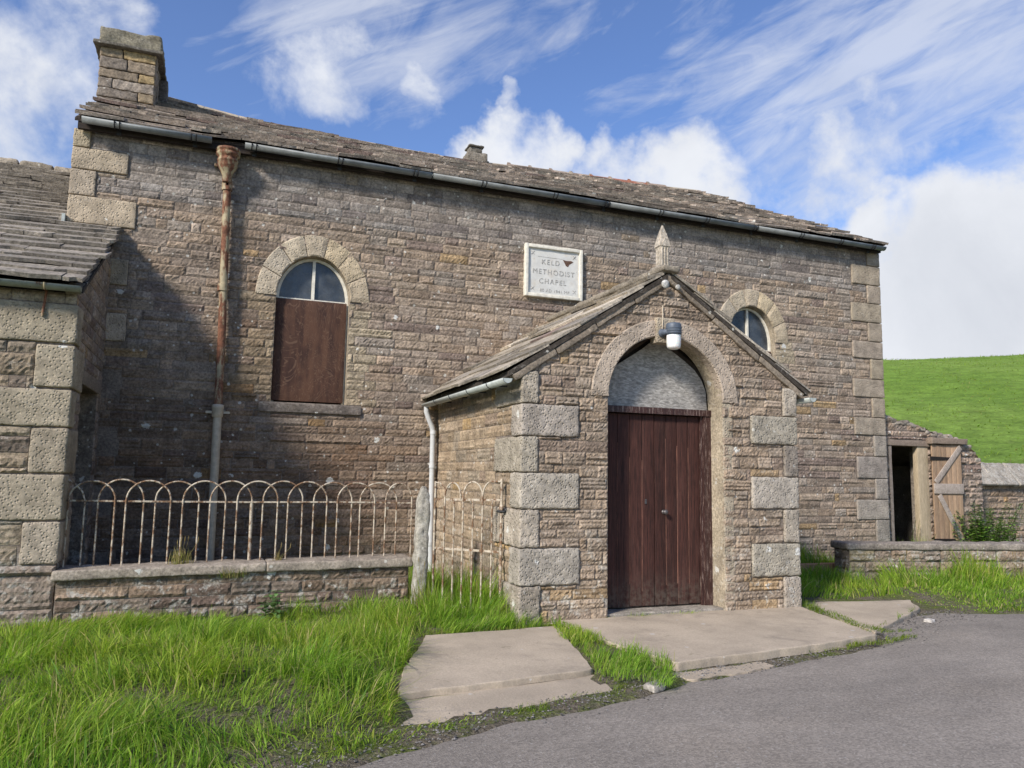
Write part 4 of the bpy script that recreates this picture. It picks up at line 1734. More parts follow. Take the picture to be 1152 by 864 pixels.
lathe(sh, (5.222, PY - .20, 3.215), [(.0, 0), (.05, .004), (.078, .018), (.086, .04), (.090, .12), (.088, .182)], 20)
sh.build('shade', MAT['opal'], lamp)

# ================================================================== lower building on the left
AX1, AY = -1.54, -2.34
AXL = -8.5
AD = 12.6                                    # depth; ridge half way
cot = thing('cottage', 'lower sandstone cottage with big stone slate roof joined to the chapel', 'building', (-4, 2, 0))
AF = frame((0, AY, 0), (1, 0, 0), (0, -1, 0))
AS = frame((AX1, 0, 0), (0, -1, 0), (1, 0, 0))
AEZ = 3.56
ASL = .53


def cot_roof_z(y):
    return AEZ + .09 + ASL * (y - (AY - .14))


CQ = [(3.43, 2.99, .86, 1), (2.97, 2.50, .35, 0), (2.485, 2.07, .90, 1), (2.06, 1.57, .33, 0), (1.565, 1.07, .88, 1), (1.06, .61, .33, 0)]
cw = MB()
backing(cw, AF, [AXL, AX1], -.3, lambda u: AEZ, (), .45)
hh = [(AX1 - w, AX1 + .1, b, t) for t, b, w, big in CQ]


def cot_tint(c, u, z, r):
    return c * v3(1.0, 1.02, .96) * .95


coursed(cw, AF, AXL, AX1, .60, AEZ, .20, .40, hh, (), None, .03, .018, .013, cot_tint, 62, .25, .5)
# big rough footing blocks
coursed(cw, AF, AXL, AX1 + .02, -.2, .60, .34, .85, (), (), None, .03, .04, .016, lambda c, u, z, r: c * .85, 63, .1, .3)
cw.build('wall', MAT['lichen_stone'], cot)
sw = MB()
DY0, DY1 = .32, 1.62                          # dark doorway in the side wall, measured from the chapel
backing(sw, AS, [.0, -AY - .45], -.3, lambda u: cot_roof_z(-u) - .10, [(DY0, DY1, -.3, 2.62, 0)], .40, rev=(.19, .155, .12))
hh = [(-AY - (.30 if big else .62), -AY + .1, b, t) for t, b, w, big in CQ] + [(DY0, DY1, -.3, 2.80)]
coursed(sw, AS, .0, -AY, -.2, 4.9, .17, .36, hh, (), lambda a: cot_roof_z(-a) - .10, .035, .016, .010, lambda c, u, z, r: c * .92, 64, .25, .4)
sw.build('wall', MAT['lichen_stone'], cot)
for t, b, w, big in CQ:
    quoin(cot, (AX1 - w + .006, AY - .035, b + .006), (AX1 + .03, AY + (.30 if big else .62) - .006, t - .006), 'dressed', (.325, .275, .205), .07, .018, .006)
li = MB()
rbox(li, (AX1 - .35, -DY1 - .2, 2.62), (AX1 + .025, -DY0 + .22, 2.795), (.22, .185, .145), .06, .012, .006, 9, 5)
li.build('lintel', MAT['dressed'], cot)
dd = MB()
for i in range(6):
    a = -DY1 + (DY1 - DY0) * i / 6
    rbox(dd, (AX1 - .34, a + .003, -.05), (AX1 - .30, a + (DY1 - DY0) / 6 - .003, 2.60), (1.4, 1.4, 1.4), .4, .006, .002, 4, i)
ddo = dd.build('side_door', MAT['dark_wood'], cot)
kn = MB()
lathe(kn, (AX1 - .29, -DY1 + .14, 1.02), [(.012, 0), (.012, .04), (.03, .05), (.034, .065), (.02, .08), (0, .082)], 10, axis=(1, 0, 0))
kn.build('knob', MAT['knob'], ddo)
# rear masses that close the building and keep the light out
bk = MB()
fr_l = frame((AXL, 0, 0), (0, 1, 0), (-1, 0, 0))
backing(bk, fr_l, [AY + .45, AY + AD / 2, AY + AD], -.3, lambda y: cot_roof_z(min(y, 2 * (AY + AD / 2) - y)) - .12, (), .4)
fr_r = frame((X0 - .14, 0, 0), (0, 1, 0), (1, 0, 0))
backing(bk, fr_r, [.05, AY + AD / 2, AY + AD], 3.0, lambda y: cot_roof_z(min(y, 2 * (AY + AD / 2) - y)) - .12, (), .3)
fr_b = frame((0, AY + AD, 0), (1, 0, 0), (0, 1, 0))
backing(bk, fr_b, [AXL + .4, X0 - .44], -.3, lambda u: AEZ, (), .4)
bk.build('wall', MAT['rubble'], cot)
# roof
cr = MB()
YA0, YAR = AY - .17, AY + AD / 2


def cpt(x, t):
    y = YA0 + (YAR - YA0) * t
    return v3(x, y, cot_roof_z(y) + .03 * math.sin(x * 1.1 + t * 7) * t - .02)


def cend(t):
    y = YA0 + (YAR - YA0) * t
    return AX1 + .10 if y < -.05 else X0 - .05


slates(cr, cpt, AXL - .1, cend, None, 32, .60, .042, 71, 1.3, (.195, .172, .142), 1.25, jit=.4, tv=.12)


def cbk(x, t):
    y = 2 * YAR - YA0 - (YAR - YA0) * t
    return v3(x, y, cot_roof_z(2 * YAR - y))


slates(cr, cbk, AXL - .1, lambda t: X0 - .05, None, 24, .9, .032, 72, 1.2, (.25, .225, .19), 1.2)
for (xa, xb, ta, tb_) in ((AXL - .05, X0 - .06, 0.01, 1), (X0 - .06, AX1 + .07, .01, (-.03 - YA0) / (YAR - YA0))):
    q = [cpt(xa, ta), cpt(xb, ta), cpt(xb, tb_), cpt(xa, tb_)]
    hexa(cr, [p - v3(0, 0, .10) for p in q] + [p - v3(0, 0, .05) for p in q], (.05, .045, .04))
q = [cbk(AXL - .05, .01), cbk(X0 - .06, .01), cbk(X0 - .06, 1), cbk(AXL - .05, 1)]
hexa(cr, [p - v3(0, 0, .10) for p in q] + [p - v3(0, 0, .05) for p in q], (.05, .045, .04))
cro = cr.build('roof', MAT['slate_pale'], cot)
x = AXL - .1
i = 0
while x < X0 - .1:
    rd = MB()
    e = min(x + .55, X0 - .06)
    zz = cot_roof_z(YAR) + .02 * math.sin(x * 1.1 + 7)
    rbox(rd, (x + .004, YAR - .16, zz - .05), (e - .004, YAR + .16, zz + .10), v3(.29, .25, .195) * random.uniform(.85, 1.15), .06, .05, .012, 8, 100 + i)
    rd.build('ridge_stone', MAT['coping'], cro)
    x = e if e < X0 - .07 else X0
    i += 1
# raking stones of the verge seen from below on the right
vg = MB()
for i in range(9):
    y0 = AY - .12 + i * .265
    a, b = v3(0, y0, cot_roof_z(y0) - .10), v3(0, y0 + .255, cot_roof_z(y0 + .255) - .10)
    d = unit(b - a)
    nn = v3(0, -d[2], d[1])
    rbox(vg, (-.10, .0, -.04), (.055, .255, .03), v3(.26, .225, .18) * random.uniform(.8, 1.2), .06, .01, .008, 10, 130 + i, ax=(a + v3(AX1, 0, 0), (1, 0, 0), d, nn))
vg.build('verge_stone', MAT['slate_pale'], cro)
# lead apron where the roof meets the chapel corner
le = MB()
box(le, (X0 - .075, -.10, 4.93), (X0 - .035, .10, 5.12), (1, 1, 1))
le.build('flashing', MAT['gutter_pale'], cro)
cg = MB()
half_round(cg, (AXL, AY - .185, 3.625), (AX1 + .06, AY - .185, 3.60), .062)
cgo = cg.build('gutter', MAT['gutter_green'], cot)
cb = MB()
pts = [(-1.82, AY - .185 + .068 * math.cos(t), 3.605 + .068 * math.sin(t)) for t in np.linspace(math.pi, 2 * math.pi, 8)]
tube(cb, pts, .011, 5)
tube(cb, [(-1.82, AY - .10, 3.60), (-1.83, AY - .07, 3.50), (-1.845, AY - .055, 3.36), (-1.85, AY - .05, 3.27)], .013, 6)
cb.build('gutter_bracket', MAT['rust_pipe'], cgo)

# ================================================================== dwarf wall with railing
dw = thing('dwarf_wall', 'low mossy stone wall with flat coping carrying the iron railing', 'wall', (.4, -2.3, 0))
DF = frame((0, -2.43, 0), (1, 0, 0), (0, -1, 0))


def cop(x):
    return .555 + .0135 * (x + 1.5)


dm = MB()
backing(dm, DF, [-1.50, 2.30], -.3, lambda u: cop(u) - .09, (), .40)
coursed(dm, DF, -1.50, 2.30, -.15, .49, .14, .34, (), (), lambda a: cop(0) - .0205 + .0135 * a - .07, .03, .018, .013, lambda c, u, z, r: c * v3(.66, .61, .57), 83, .15, .4)
dm.build('masonry', MAT['lichen_stone'], dw)
xs = [-1.545, .62, 2.345]
for i in range(2):
    cp = MB()
    a, b = xs[i], xs[i + 1]
    L = math.hypot(b - a, cop(b) - cop(a))
    d = unit(v3(b - a, 0, cop(b) - cop(a)))
    rbox(cp, (.004, 0, -.105), (L - .004, .52, 0), v3(.30, .255, .205) * (1.05 - .1 * i), .06, .02, .010, 7, 90 + i, ax=((a, -2.50, cop(a)), d, (0, 1, 0), np.cross(d, v3(0, 1, 0))))
    cp.build('coping', MAT['coping'], dw)
# earth and stone bank behind the wall keeps the yard level
rail = thing('iron_railing', 'cream and rust hooped iron railing along the low wall', 'railing', (.4, -2.14, .57))
RY = -2.14
rz = 1.262
rb = MB()
rp = [(-1.56, RY, rz + .012), (-.6, RY, rz + .004), (.4, RY, rz), (1.4, RY, rz + .004), (2.38, RY, rz - .004)]
for y in (RY - .014, ):
    for a, b in zip(rp[:-1], rp[1:]):
        d = unit(v3(*b) - v3(*a))
        L = np.linalg.norm(v3(*b) - v3(*a))
        box(rb, (0, -.008, -.0095), (L, .008, .0095), (1, 1, 1), (v3(*a) + v3(0, 0, 0), d, (0, 1, 0), np.cross(d, v3(0, 1, 0))))
rb.build('rail', MAT['cream_iron'], rail)
HW = .463
hr = np.random.default_rng(3)


def hoop_pts(x, w, foot, foot2, spring, top, y, base=None):
    pts = [(x, foot), (x, spring)]
    for t in np.linspace(math.pi, 0, 17)[1:-1]:
        pts.append((x + w / 2 + w / 2 * math.cos(t), spring + (top - spring) * math.sin(t)))
    pts += [(x + w, spring), (x + w, foot2)]
    return pts


x = -1.502
i = 0
while x < 2.2:
    w = HW if x + HW < 2.36 else 2.37 - x
    hb = MB()
    dx, dz = hr.normal(0, .006), hr.normal(0, .006)
    yy = RY + (.010 if i % 2 else -.010)
    P = hoop_pts(x + dx, w, cop(x) - .03, cop(x + w) - .03, rz + .02, 1.508 + dz, yy)
    tube(hb, [(p[0] + hr.normal(0, .001), yy, p[1]) for p in P], .0102, 7)
    hb.build('hoop', MAT['cream_iron'], rail)
    x += .2945
    i += 1
hb = MB()
pts = [(-1.55, RY, 1.505), (-1.50, RY, 1.495), (-1.43, RY, 1.45), (-1.36, RY, 1.37), (-1.329, RY, 1.27), (-1.329, RY, .53)]
tube(hb, pts, .0098, 7)
hb.build('hoop', MAT['cream_iron'], rail)
st = MB()
tube(st, [(.440, RY + .01, .54), (.434, RY + .01, 1.27)], .020, 8)
st.build('standard', MAT['cream_iron'], rail)

# ---- gatepost
gp = MB()


def post_taper(P):
    z = P[:, 2]
    k = 1 - .10 * np.clip(z / 1.47, 0, 1) - .35 * np.clip((z - 1.25) / .22, 0, 1) ** 2
    Q = P.copy()
    Q[:, 0] = P[:, 0] * k + .02 * z
    Q[:, 1] = P[:, 1] * k
    Q += (.012 * fbm(P, 6, 77, 3))[:, None] * np.sign(P) * v3(1, 1, 0)
    return Q


rbox(gp, (-.082, -.09, -.25), (.082, .09, 1.475), (.35, .325, .275), .035, .045, .012, 10, 8, ax=((2.385, -2.62, 0), (1, 0, 0), (0, 1, 0), (0, 0, 1)), taper=post_taper)
gpo = gp.build('gatepost', MAT['white_lichen'], None, (2.385, -2.62, 0))
tag(gpo, 'rough rounded stone gatepost crusted with white lichen between railing and gate', 'post')
# ---- iron gate
G0, G1 = v3(2.535, -2.72, 0), v3(3.225, -3.20, 0)
gd = unit(G1 - G0)
GL = np.linalg.norm(G1 - G0)
gate = thing('iron_gate', 'narrow hooped iron gate, rusty cream, beside the stone gatepost', 'gate', tuple((G0 + G1) / 2))


def gpt(u, z, o=0.0):
    return G0 + gd * u + v3(0, 0, z) + np.cross(gd, v3(0, 0, 1)) * o


ga = MB()
tube(ga, [gpt(0, .06), gpt(.0, 1.545)], .014, 7)
ga.build('stile', MAT['cream_iron'], gate)
ga = MB()
tube(ga, [gpt(GL, .02), gpt(GL - .005, 1.57)], .0165, 8)
lathe(ga, gpt(GL - .005, 1.56), [(.0165, 0), (.02, .01), (.0, .035)], 8)
for z in (1.20, .50):
    lathe(ga, gpt(GL - .003, z), [(.016, 0), (.026, .01), (.026, .07), (.016, .08)], 8)
ga.build('stile', MAT['cream_iron'], gate)
for z0, z1 in ((1.325, 1.335), (.742, .725), (.07, .06)):
    ga = MB()
    a, b = gpt(0, z0), gpt(GL - .02, z1)
    d = unit(b - a)
    box(ga, (0, -.006, -.013), (np.linalg.norm(b - a), .006, .013), (1, 1, 1), (a, d, np.cross(v3(0, 0, 1), d), (0, 0, 1)))
    ga.build('rail', MAT['cream_iron'], gate)
bars = [GL * f for f in (.152, .29, .43, .575, .72, .86)]
for a, b, tp in ((bars[0], bars[2] * .72 + bars[1] * .28, 1.53), (bars[2], bars[4], 1.545), (bars[4], GL - .01, 1.555)):
    ga = MB()
    P = hoop_pts(a, b - a, .06, 1.34, 1.36, tp, 0)
    if b > GL - .02:
        P = P[:10]
        P += [(GL - .012, tp)]
    tube(ga, [gpt(p[0], p[1], .009) for p in P], .0115, 7)
    ga.build('hoop', MAT['cream_iron'], gate)
ga = MB()
tube(ga, [gpt(0, 1.53, .008), gpt(.06, 1.525, .008), gpt(.11, 1.49, .008), gpt(.145, 1.43, .008)], .0085, 6)
ga.build('hoop', MAT['cream_iron'], gate)
for k in (1, 3, 5):
    ga = MB()
    tube(ga, [gpt(bars[k], .06), gpt(bars[k], 1.335)], .0115, 7)
    ga.build('bar', MAT['cream_iron'], gate)
la = MB()
tube(la, [gpt(GL - .05, 1.205, .02), gpt(GL + .03, 1.20, .02), gpt(GL + .075, 1.205, .0)], .016, 7)
lathe(la, gpt(GL + .06, 1.19), [(.0, 0), (.032, .01), (.034, .04), (.0, .06)], 8)
la.build('latch', MAT['black'], gate)

# ================================================================== right: low wall, outhouse, field wall
L0, L1 = v3(9.92, -1.80, 0), v3(15.6, -3.08, 0)
ld = unit(L1 - L0)
ln_ = v3(ld[1], -ld[0], 0)                   # towards the road
if ln_[1] > 0:
    ln_ = -ln_
LZ = .60
lw = thing('low_wall', 'low stone wall with flat coping in front of the wooden outhouse door', 'wall', tuple((L0 + L1) / 2))
LF = (L0, ld, v3(0, 0, 1), ln_)
LL = np.linalg.norm(L1 - L0)
lm = MB()
backing(lm, LF, [0, LL], -.25, lambda u: LZ - .1, (), .42)
coursed(lm, LF, 0, LL, -.2, LZ - .105, .175, .42, (), (), None, .03, .028, .018, lambda c, u, z, r: c * v3(.86, .84, .82) if u > .35 else v3(.33, .27, .17), 91, .12, .35, .02)
LE = (L0, -ln_, v3(0, 0, 1), -ld)
coursed(lm, LE, 0, .42, -.2, LZ - .105, .175, .3, (), (), None, .03, .025, .015, lambda c, u, z, r: c * .8, 92, .1, .3, .02)
lm.build('masonry', MAT['lichen_stone'], lw)
u = 0
i = 0
for wd in (1.9, 2.1, 1.95):
    cp = MB()
    rbox(cp, (u - .05 + .004, -.46, LZ - .11), (min(u + wd, LL) - .004, .05, LZ), v3(.26, .225, .19) * random.uniform(.9, 1.1), .06, .025, .012, 7, 110 + i, ax=(L0, ld, ln_, (0, 0, 1)))
    cp.build('coping', MAT['coping'], lw)
    u += wd
    i += 1

oh = thing('outhouse', 'ruined rubble outhouse with sloping top and an open doorway beside the chapel corner', 'shed', (14.2, .6, 0))
OY = .12
OF = frame((0, OY, 0), (1, 0, 0), (0, -1, 0))
OP = [(12.76, 3.02), (13.15, 2.90), (13.8, 2.82), (14.3, 2.63), (14.85, 2.60), (15.2, 2.44), (15.45, 2.22), (15.62, 2.05)]


def otop(u):
    return float(np.interp(u, [p[0] for p in OP], [p[1] for p in OP]))


ow = MB()
DW0, DW1, DTOP = 12.98, 14.02, 2.37
backing(ow, OF, [p[0] for p in OP], -.2, lambda u: otop(u) - .03, [(DW0, DW1, -.2, DTOP, 0)], .42, rev=(.2, .17, .14))
coursed(ow, OF, 12.74, 15.62, -.2, 3.1, .14, .27, [(DW0, DW1, -.3, DTOP + .13)], (), lambda a: np.interp(a, [p[0] for p in OP], [p[1] for p in OP]), .035, .026, .022, lambda c, u, z, r: c * v3(.95, .9, .88), 95, .3, .4, .018)
# the outer end and loose stones along the broken top
OE = frame((15.62, OY, 0), (0, 1, 0), (1, 0, 0))
coursed(ow, OE, 0, .42, -.2, 2.05, .15, .25, (), (), None, .04, .025, .02, None, 96, .3, .4, .018)
orr = np.random.default_rng(6)
for x in np.arange(12.8, 15.6, .16):
    z = otop(x)
    w = orr.uniform(.07, .13)
    rbox(ow, (x - w, OY - .03, z - .08), (x + w, OY + .40, z + orr.uniform(-.01, .05)), v3(.26, .225, .185) * orr.uniform(.7, 1.25), .05, .035, .025, 9, int(orr.integers(999)))
ow.build('wall', MAT['lichen_stone'], oh)
ob = MB()     # back and side walls with a low roof: the inside stays dark
box(ob, (12.76, 2.6, -.2), (15.6, 2.95, 2.3), (.2, .17, .14))
box(ob, (15.3, OY + .42, -.2), (15.62, 2.6, 2.0), (.2, .17, .14))
ob.build('wall', MAT['rubble'], oh)
orf = MB()
hexa(orf, [(12.76, OY + .40, 2.72), (15.6, OY + .40, 1.98), (15.6, 2.95, 1.98), (12.76, 2.95, 2.72), (12.76, OY + .40, 2.80), (15.6, OY + .40, 2.06), (15.6, 2.95, 2.06), (12.76, 2.95, 2.80)], (.2, .18, .15))
orf.build('roof', MAT['slate'], oh)
ol = MB()
rbox(ol, (12.80, OY - .05, DTOP), (14.20, OY + .25, DTOP + .12), (.7, .65, .6), .2, .008, .006, 6, 4)
ol.build('lintel', MAT['grey_timber'], oh)
ol2 = MB()
rbox(ol2, (14.0, OY - .17, 2.435), (15.05, OY - .04, 2.56), (.72, .66, .60), .15, .012, .010, 5, 14)
ol2.build('door_beam', MAT['grey_timber'], oh)
op = MB()
rbox(op, (13.74, OY - .02, -.1), (14.04, OY + .10, 2.37), (1, 1, 1), .3, .006, .003, 5, 6)
op.build('door_post', MAT['pale_timber'], oh)
op = MB()
rbox(op, (12.945, OY - .03, -.1), (13.02, OY + .08, 2.37), (.7, .7, .7), .3, .006, .003, 5, 7)
op.build('door_post', MAT['grey_timber'], oh)
# open door leaf with its braces facing the road
od = MB()
ODX0, ODX1, ODY = 14.045, 14.89, OY - .115
for i in range(6):
    a = ODX0 + (ODX1 - ODX0) * i / 6
    rbox(od, (a + .003, ODY, .12 + random.uniform(0, .04)), (a + (ODX1 - ODX0) / 6 - .003, ODY + .03, 2.42 - random.uniform(0, .02)), v3(1, 1, 1) * random.uniform(.75, 1.2), .3, .005, .002, 4, 140 + i)
odo = od.build('door', MAT['door_plank'], oh)
for (za, zb, xa, xb, col, nm) in ((1.39, 1.60, ODX0, ODX1, 1.15, 'ledge'),):
    q = MB()
    rbox(q, (xa, ODY - .030, za), (xb, ODY - .002, zb), v3(1, 1, 1) * col, .2, .005, .002, 5, 7)
    q.build(nm, MAT['grey_timber'], odo)
for (xa, za, xb, zb) in ((ODX0 + .05, 1.62, ODX1 - .03, 2.38), (ODX0 + .14, 1.36, ODX1 + .02, .22)):
    q = MB()
    a, b = v3(xa, 0, za), v3(xb, 0, zb)
    d = unit(b - a)
    rbox(q, (0, ODY - .028, -.06), (np.linalg.norm(b - a), ODY - .003, .06), v3(1.1, 1.1, 1.1), .2, .005, .002, 5, 9, ax=(a, d, (0, 1, 0), np.cross(d, v3(0, 1, 0))))
    q.build('brace', MAT['grey_timber'], odo)
for z in (2.12, .42):
    q = MB()
    hexa(q, [(ODX0 - .06, ODY - .014, z - .035), (ODX0 + .55, ODY - .014, z - .02), (ODX0 + .55, ODY - .001, z - .02), (ODX0 - .06, ODY - .001, z - .035),
             (ODX0 - .06, ODY - .014, z + .045), (ODX0 + .55, ODY - .014, z + .035), (ODX0 + .55, ODY - .001, z + .035), (ODX0 - .06, ODY - .001, z + .045)], (.6, .6, .6))
    q.build('hinge', MAT['dark_wood'], odo)

fw = thing('field_wall', 'drystone field wall with pale sloping cope stones below the green hill', 'wall', (17.5, 1.2, 0))
F0, F1 = v3(15.66, .75, 0), v3(24.0, 1.35, 0)
fd = unit(F1 - F0)
fn = v3(fd[1], -fd[0], 0)
FF = (F0, fd, v3(0, 0, 1), fn)
FLn = np.linalg.norm(F1 - F0)
fm_ = MB()
backing(fm_, FF, [0, FLn], -.2, lambda u: 1.60, (), .45)
coursed(fm_, FF, 0, FLn, -.2, 1.62, .15, .34, (), (), None, .04, .024, .018, lambda c, u, z, r: c * v3(1.05, .98, .9), 97, .3, .45, .018)
fm_.build('masonry', MAT['lichen_stone'], fw)
u = -.15
i = 0
fr3 = np.random.default_rng(8)
while u < FLn:
    w = fr3.uniform(.55, .9)
    cp = MB()
    # cope slab: sloping front face
    rbox(cp, (0, -.04, 0), (w - .01, .62, .085), v3(.33, .295, .245) * fr3.uniform(.9, 1.1), .06, .02, .015, 8, 150 + i,
         ax=(F0 + fd * u + fn * .08 + v3(0, 0, 1.58), fd, unit(-fn * .62 + v3(0, 0, .78)), unit(fn * .78 + v3(0, 0, .62))))
    cp.build('cope_stone', MAT['white_lichen'], fw)
    u += w
    i += 1

# ================================================================== ground, road, slabs
EDGE = np.array([(-60, -22), (-30, -16.5), (-12, -11.0), (-5, -8.9), (-2, -8.05), (-.3, -7.45), (.88, -7.0), (1.96, -6.60), (3.06, -6.33), (3.98, -6.00), (5.0, -5.80), (5.9, -5.62), (6.8, -5.38),
                 (7.15, -5.05), (7.7, -4.55), (8.4, -4.15), (9.2, -4.05), (10.3, -4.45), (12, -4.55), (15, -4.2), (22, -2.5), (40, 4), (80, 22)], float)
ROADZ = -.09


def edge_y(x):
    x = np.asarray(x, float)
    return np.interp(x, EDGE[:, 0], EDGE[:, 1]) + .035 * np.sin(x * 5.3) * np.sin(x * 1.7 + 1) + .02 * np.sin(x * 13.1)


def sstep(a, b, x):
    t = np.clip((x - a) / (b - a), 0, 1)
    return t * t * (3 - 2 * t)


HD = v3(.60, .80, 0)       # the hill climbs away in this direction


SLABS = ([(2.12, -3.98), (3.62, -3.93), (3.42, -4.75), (3.18, -5.70), (3.14, -6.13), (2.1, -6.36), (1.26, -6.58), (1.40, -5.93), (1.62, -5.2)],
         [(3.78, -3.66), (7.27, -3.60), (6.80, -5.34), (5.9, -5.52), (3.98, -5.76), (3.80, -4.9)],
         [(7.38, -3.2), (9.35, -3.50), (8.95, -4.0), (7.85, -4.62), (7.12, -5.0), (7.25, -4.2)])


def in_poly(P, poly):
    x, y = P[:, 0], P[:, 1]
    r = np.zeros(len(P), bool)
    n = len(poly)
    for i in range(n):
        x0, y0 = poly[i]
        x1, y1 = poly[(i + 1) % n]
        c = ((y0 > y) != (y1 > y)) & (x < (x1 - x0) * (y - y0) / (y1 - y0 + 1e-12) + x0)
        r ^= c
    return r


def ground_z(x, y):
    x, y = np.asarray(x, float), np.asarray(y, float)
    d = y - edge_y(x)
    z = -.17 + .075 * sstep(-.25, .02, d) + .085 * sstep(.1, 1.4, d)
    P = np.column_stack([x.ravel(), y.ravel(), np.zeros(x.size)])
    z = z + (.022 * fbm(P, 1.3, 5, 3).reshape(x.shape)) * sstep(.1, .8, d)
    # grassy bank on the left swells a little
    z = z + .10 * np.exp(-((x + 1.6) / 2.4) ** 2 - ((y + 5.2) / 1.3) ** 2)
    # the yard behind the railing
    z = z + .10 * sstep(-2.4, -1.8, y) * sstep(3.4, 2.6, x)
    # far hillside
    q = (x - 14.5) * HD[0] + (y - 1.0) * HD[1]
    hill = 19.6 * sstep(0, 118, q) ** .80 * sstep(2.0, 6.0, y + .35 * np.maximum(x - 16, 0))
    hill = np.where(q > 0, hill, 0)
    hill = hill + .25 * fbm(P, .06, 9, 3).reshape(x.shape) * sstep(10, 40, q) * 1.6
    z = z + hill
    near = sstep(.9, 1.4, x) * sstep(9.8, 9.3, x) * sstep(-3.0, -3.5, y)
    z = np.where(near > 0, z + (np.minimum(z, -.045) - z) * near, z)
    for pl in SLABS:
        c = np.mean(pl, 0)
        q = [tuple(c + (np.array(p) - c) * .90) for p in pl]
        z = z - .075 * in_poly(P[:, :2], q).reshape(x.shape)
    return z


def sheet(name, xs, ys, mat, zf, label=None):
    A, B = np.meshgrid(xs, ys, indexing='ij')
    Z = zf(A, B)
    n0, n1 = A.shape
    ii = np.arange(n0 * n1).reshape(n0, n1)
    q = np.stack([ii[:-1, :-1], ii[1:, :-1], ii[1:, 1:], ii[:-1, 1:]], -1).reshape(-1, 4)
    g = MB()
    g.add(np.column_stack([A.ravel(), B.ravel(), Z.ravel()]), q, (1, 1, 1), True)
    return tag(g.build(name, mat), kind='structure')


def ramp(*segs):
    o = []
    for a, b, s in segs:
        o += list(np.arange(a, b, s))
    return np.array(o + [segs[-1][1]])


GXS = ramp((-400, -60, 34), (-60, -14, 4), (-14, -6, .5), (-6, 12, .10), (12, 22, .4), (22, 60, 2), (60, 140, 4), (140, 420, 40))
GYS = ramp((-300, -60, 30), (-60, -14, 4), (-14, -9, .5), (-9, -1.5, .10), (-1.5, 6, .4), (6, 60, 2), (60, 140, 4), (140, 420, 40))


def ground_mat():
    """soil under the near grass, pasture on the hill"""
    M = Mat('ground', .95, 0, .12)
    z = M.N.new('ShaderNodeSeparateXYZ')
    M.L.new(M.pos, z.inputs[0])
    c1 = M.mix(M.rng(M.noise(2.3, 6, .65), .40, .58), (.185, .155, .115), (.14, .165, .048))
    c1 = M.scale_col(c1, M.rng(M.noise(40, 5, .7), .25, .75, .6, 1.4))
    s = M.N.new('ShaderNodeSeparateColor')
    M.L.new(M.voro(60, out='Color'), s.inputs[0])
    c1 = M.scale_col(c1, M.rng(s.outputs[1], 0, 1, .7, 1.3, False))
    c1 = M.mix(M.rng(s.outputs[0], .90, .95, 0, .6), c1, (.21, .19, .165))
    c = M.mix(M.rng(M.noise(.05, 6, .6), .35, .65), (.15, .25, .038), (.20, .30, .055))
    c = M.mix(M.rng(M.noise(.45, 7, .72), .54, .76, 0, .55), c, (.165, .205, .055))
    c = M.scale_col(c, M.rng(M.noise(.8, 7, .72), .25, .75, .70, 1.28))
    c = M.scale_col(c, M.rng(M.noise(4.5, 5, .7), .25, .75, .70, 1.3))
    f = M.rng(M.math('ADD', M.voro(.22), M.math('MULTIPLY', M.noise(1.4, 5), .55)), .44, .32, 0, .4)
    c = M.mix(f, c, (.11, .10, .035))
    M.col(M.mix(M.rng(z.outputs[2], .35, .9), c1, c))
    M.bump(M.noise(1.6, 8, .75), .9, .35)
    M.bump(M.noise(30, 6, .7), .6, .02)
    return M.m


sheet('ground', GXS, GYS, ground_mat(), ground_z)
# road surface: one strip following the edge, slightly cambered
rx = ramp((-60, -14, 2), (-14, -4, .4), (-4, 12, .08), (12, 24, .4), (24, 80, 2))
ws = np.array([0, .12, .35, .8, 1.6, 2.6, 3.6, 4.6, 5.4])
A, B = np.meshgrid(rx, ws, indexing='ij')
Yr = edge_y(A) * (B < .01) + (B >= .01) * (np.interp(A, EDGE[:, 0], EDGE[:, 1]))
# the bay in front of the gap belongs to the road; keep the far side smooth
far = np.interp(A, EDGE[:, 0], np.interp(EDGE[:, 0], [-60, -5, 5.5, 15, 80], [-22, -8.9, -5.7, -4.2, 22]))
Yr = Yr + (np.minimum(far, Yr) - Yr) * np.clip(B / 1.6, 0, 1) - B
Zr = ROADZ + .018 * np.sin(np.clip(B / 5.4, 0, 1) * math.pi) + .004 * np.sin(A * 1.3 + B) - .03 * (B < .01) - .008 * ((B > .01) & (B < .2))
n0, n1 = A.shape
ii = np.arange(n0 * n1).reshape(n0, n1)
q = np.stack([ii[:-1, :-1], ii[1:, :-1], ii[1:, 1:], ii[:-1, 1:]], -1).reshape(-1, 4)
rm = MB()
rm.add(np.column_stack([A.ravel(), Yr.ravel(), Zr.ravel()]), q, (1, 1, 1), True)
tag(rm.build('road', MAT['asphalt']), kind='structure')


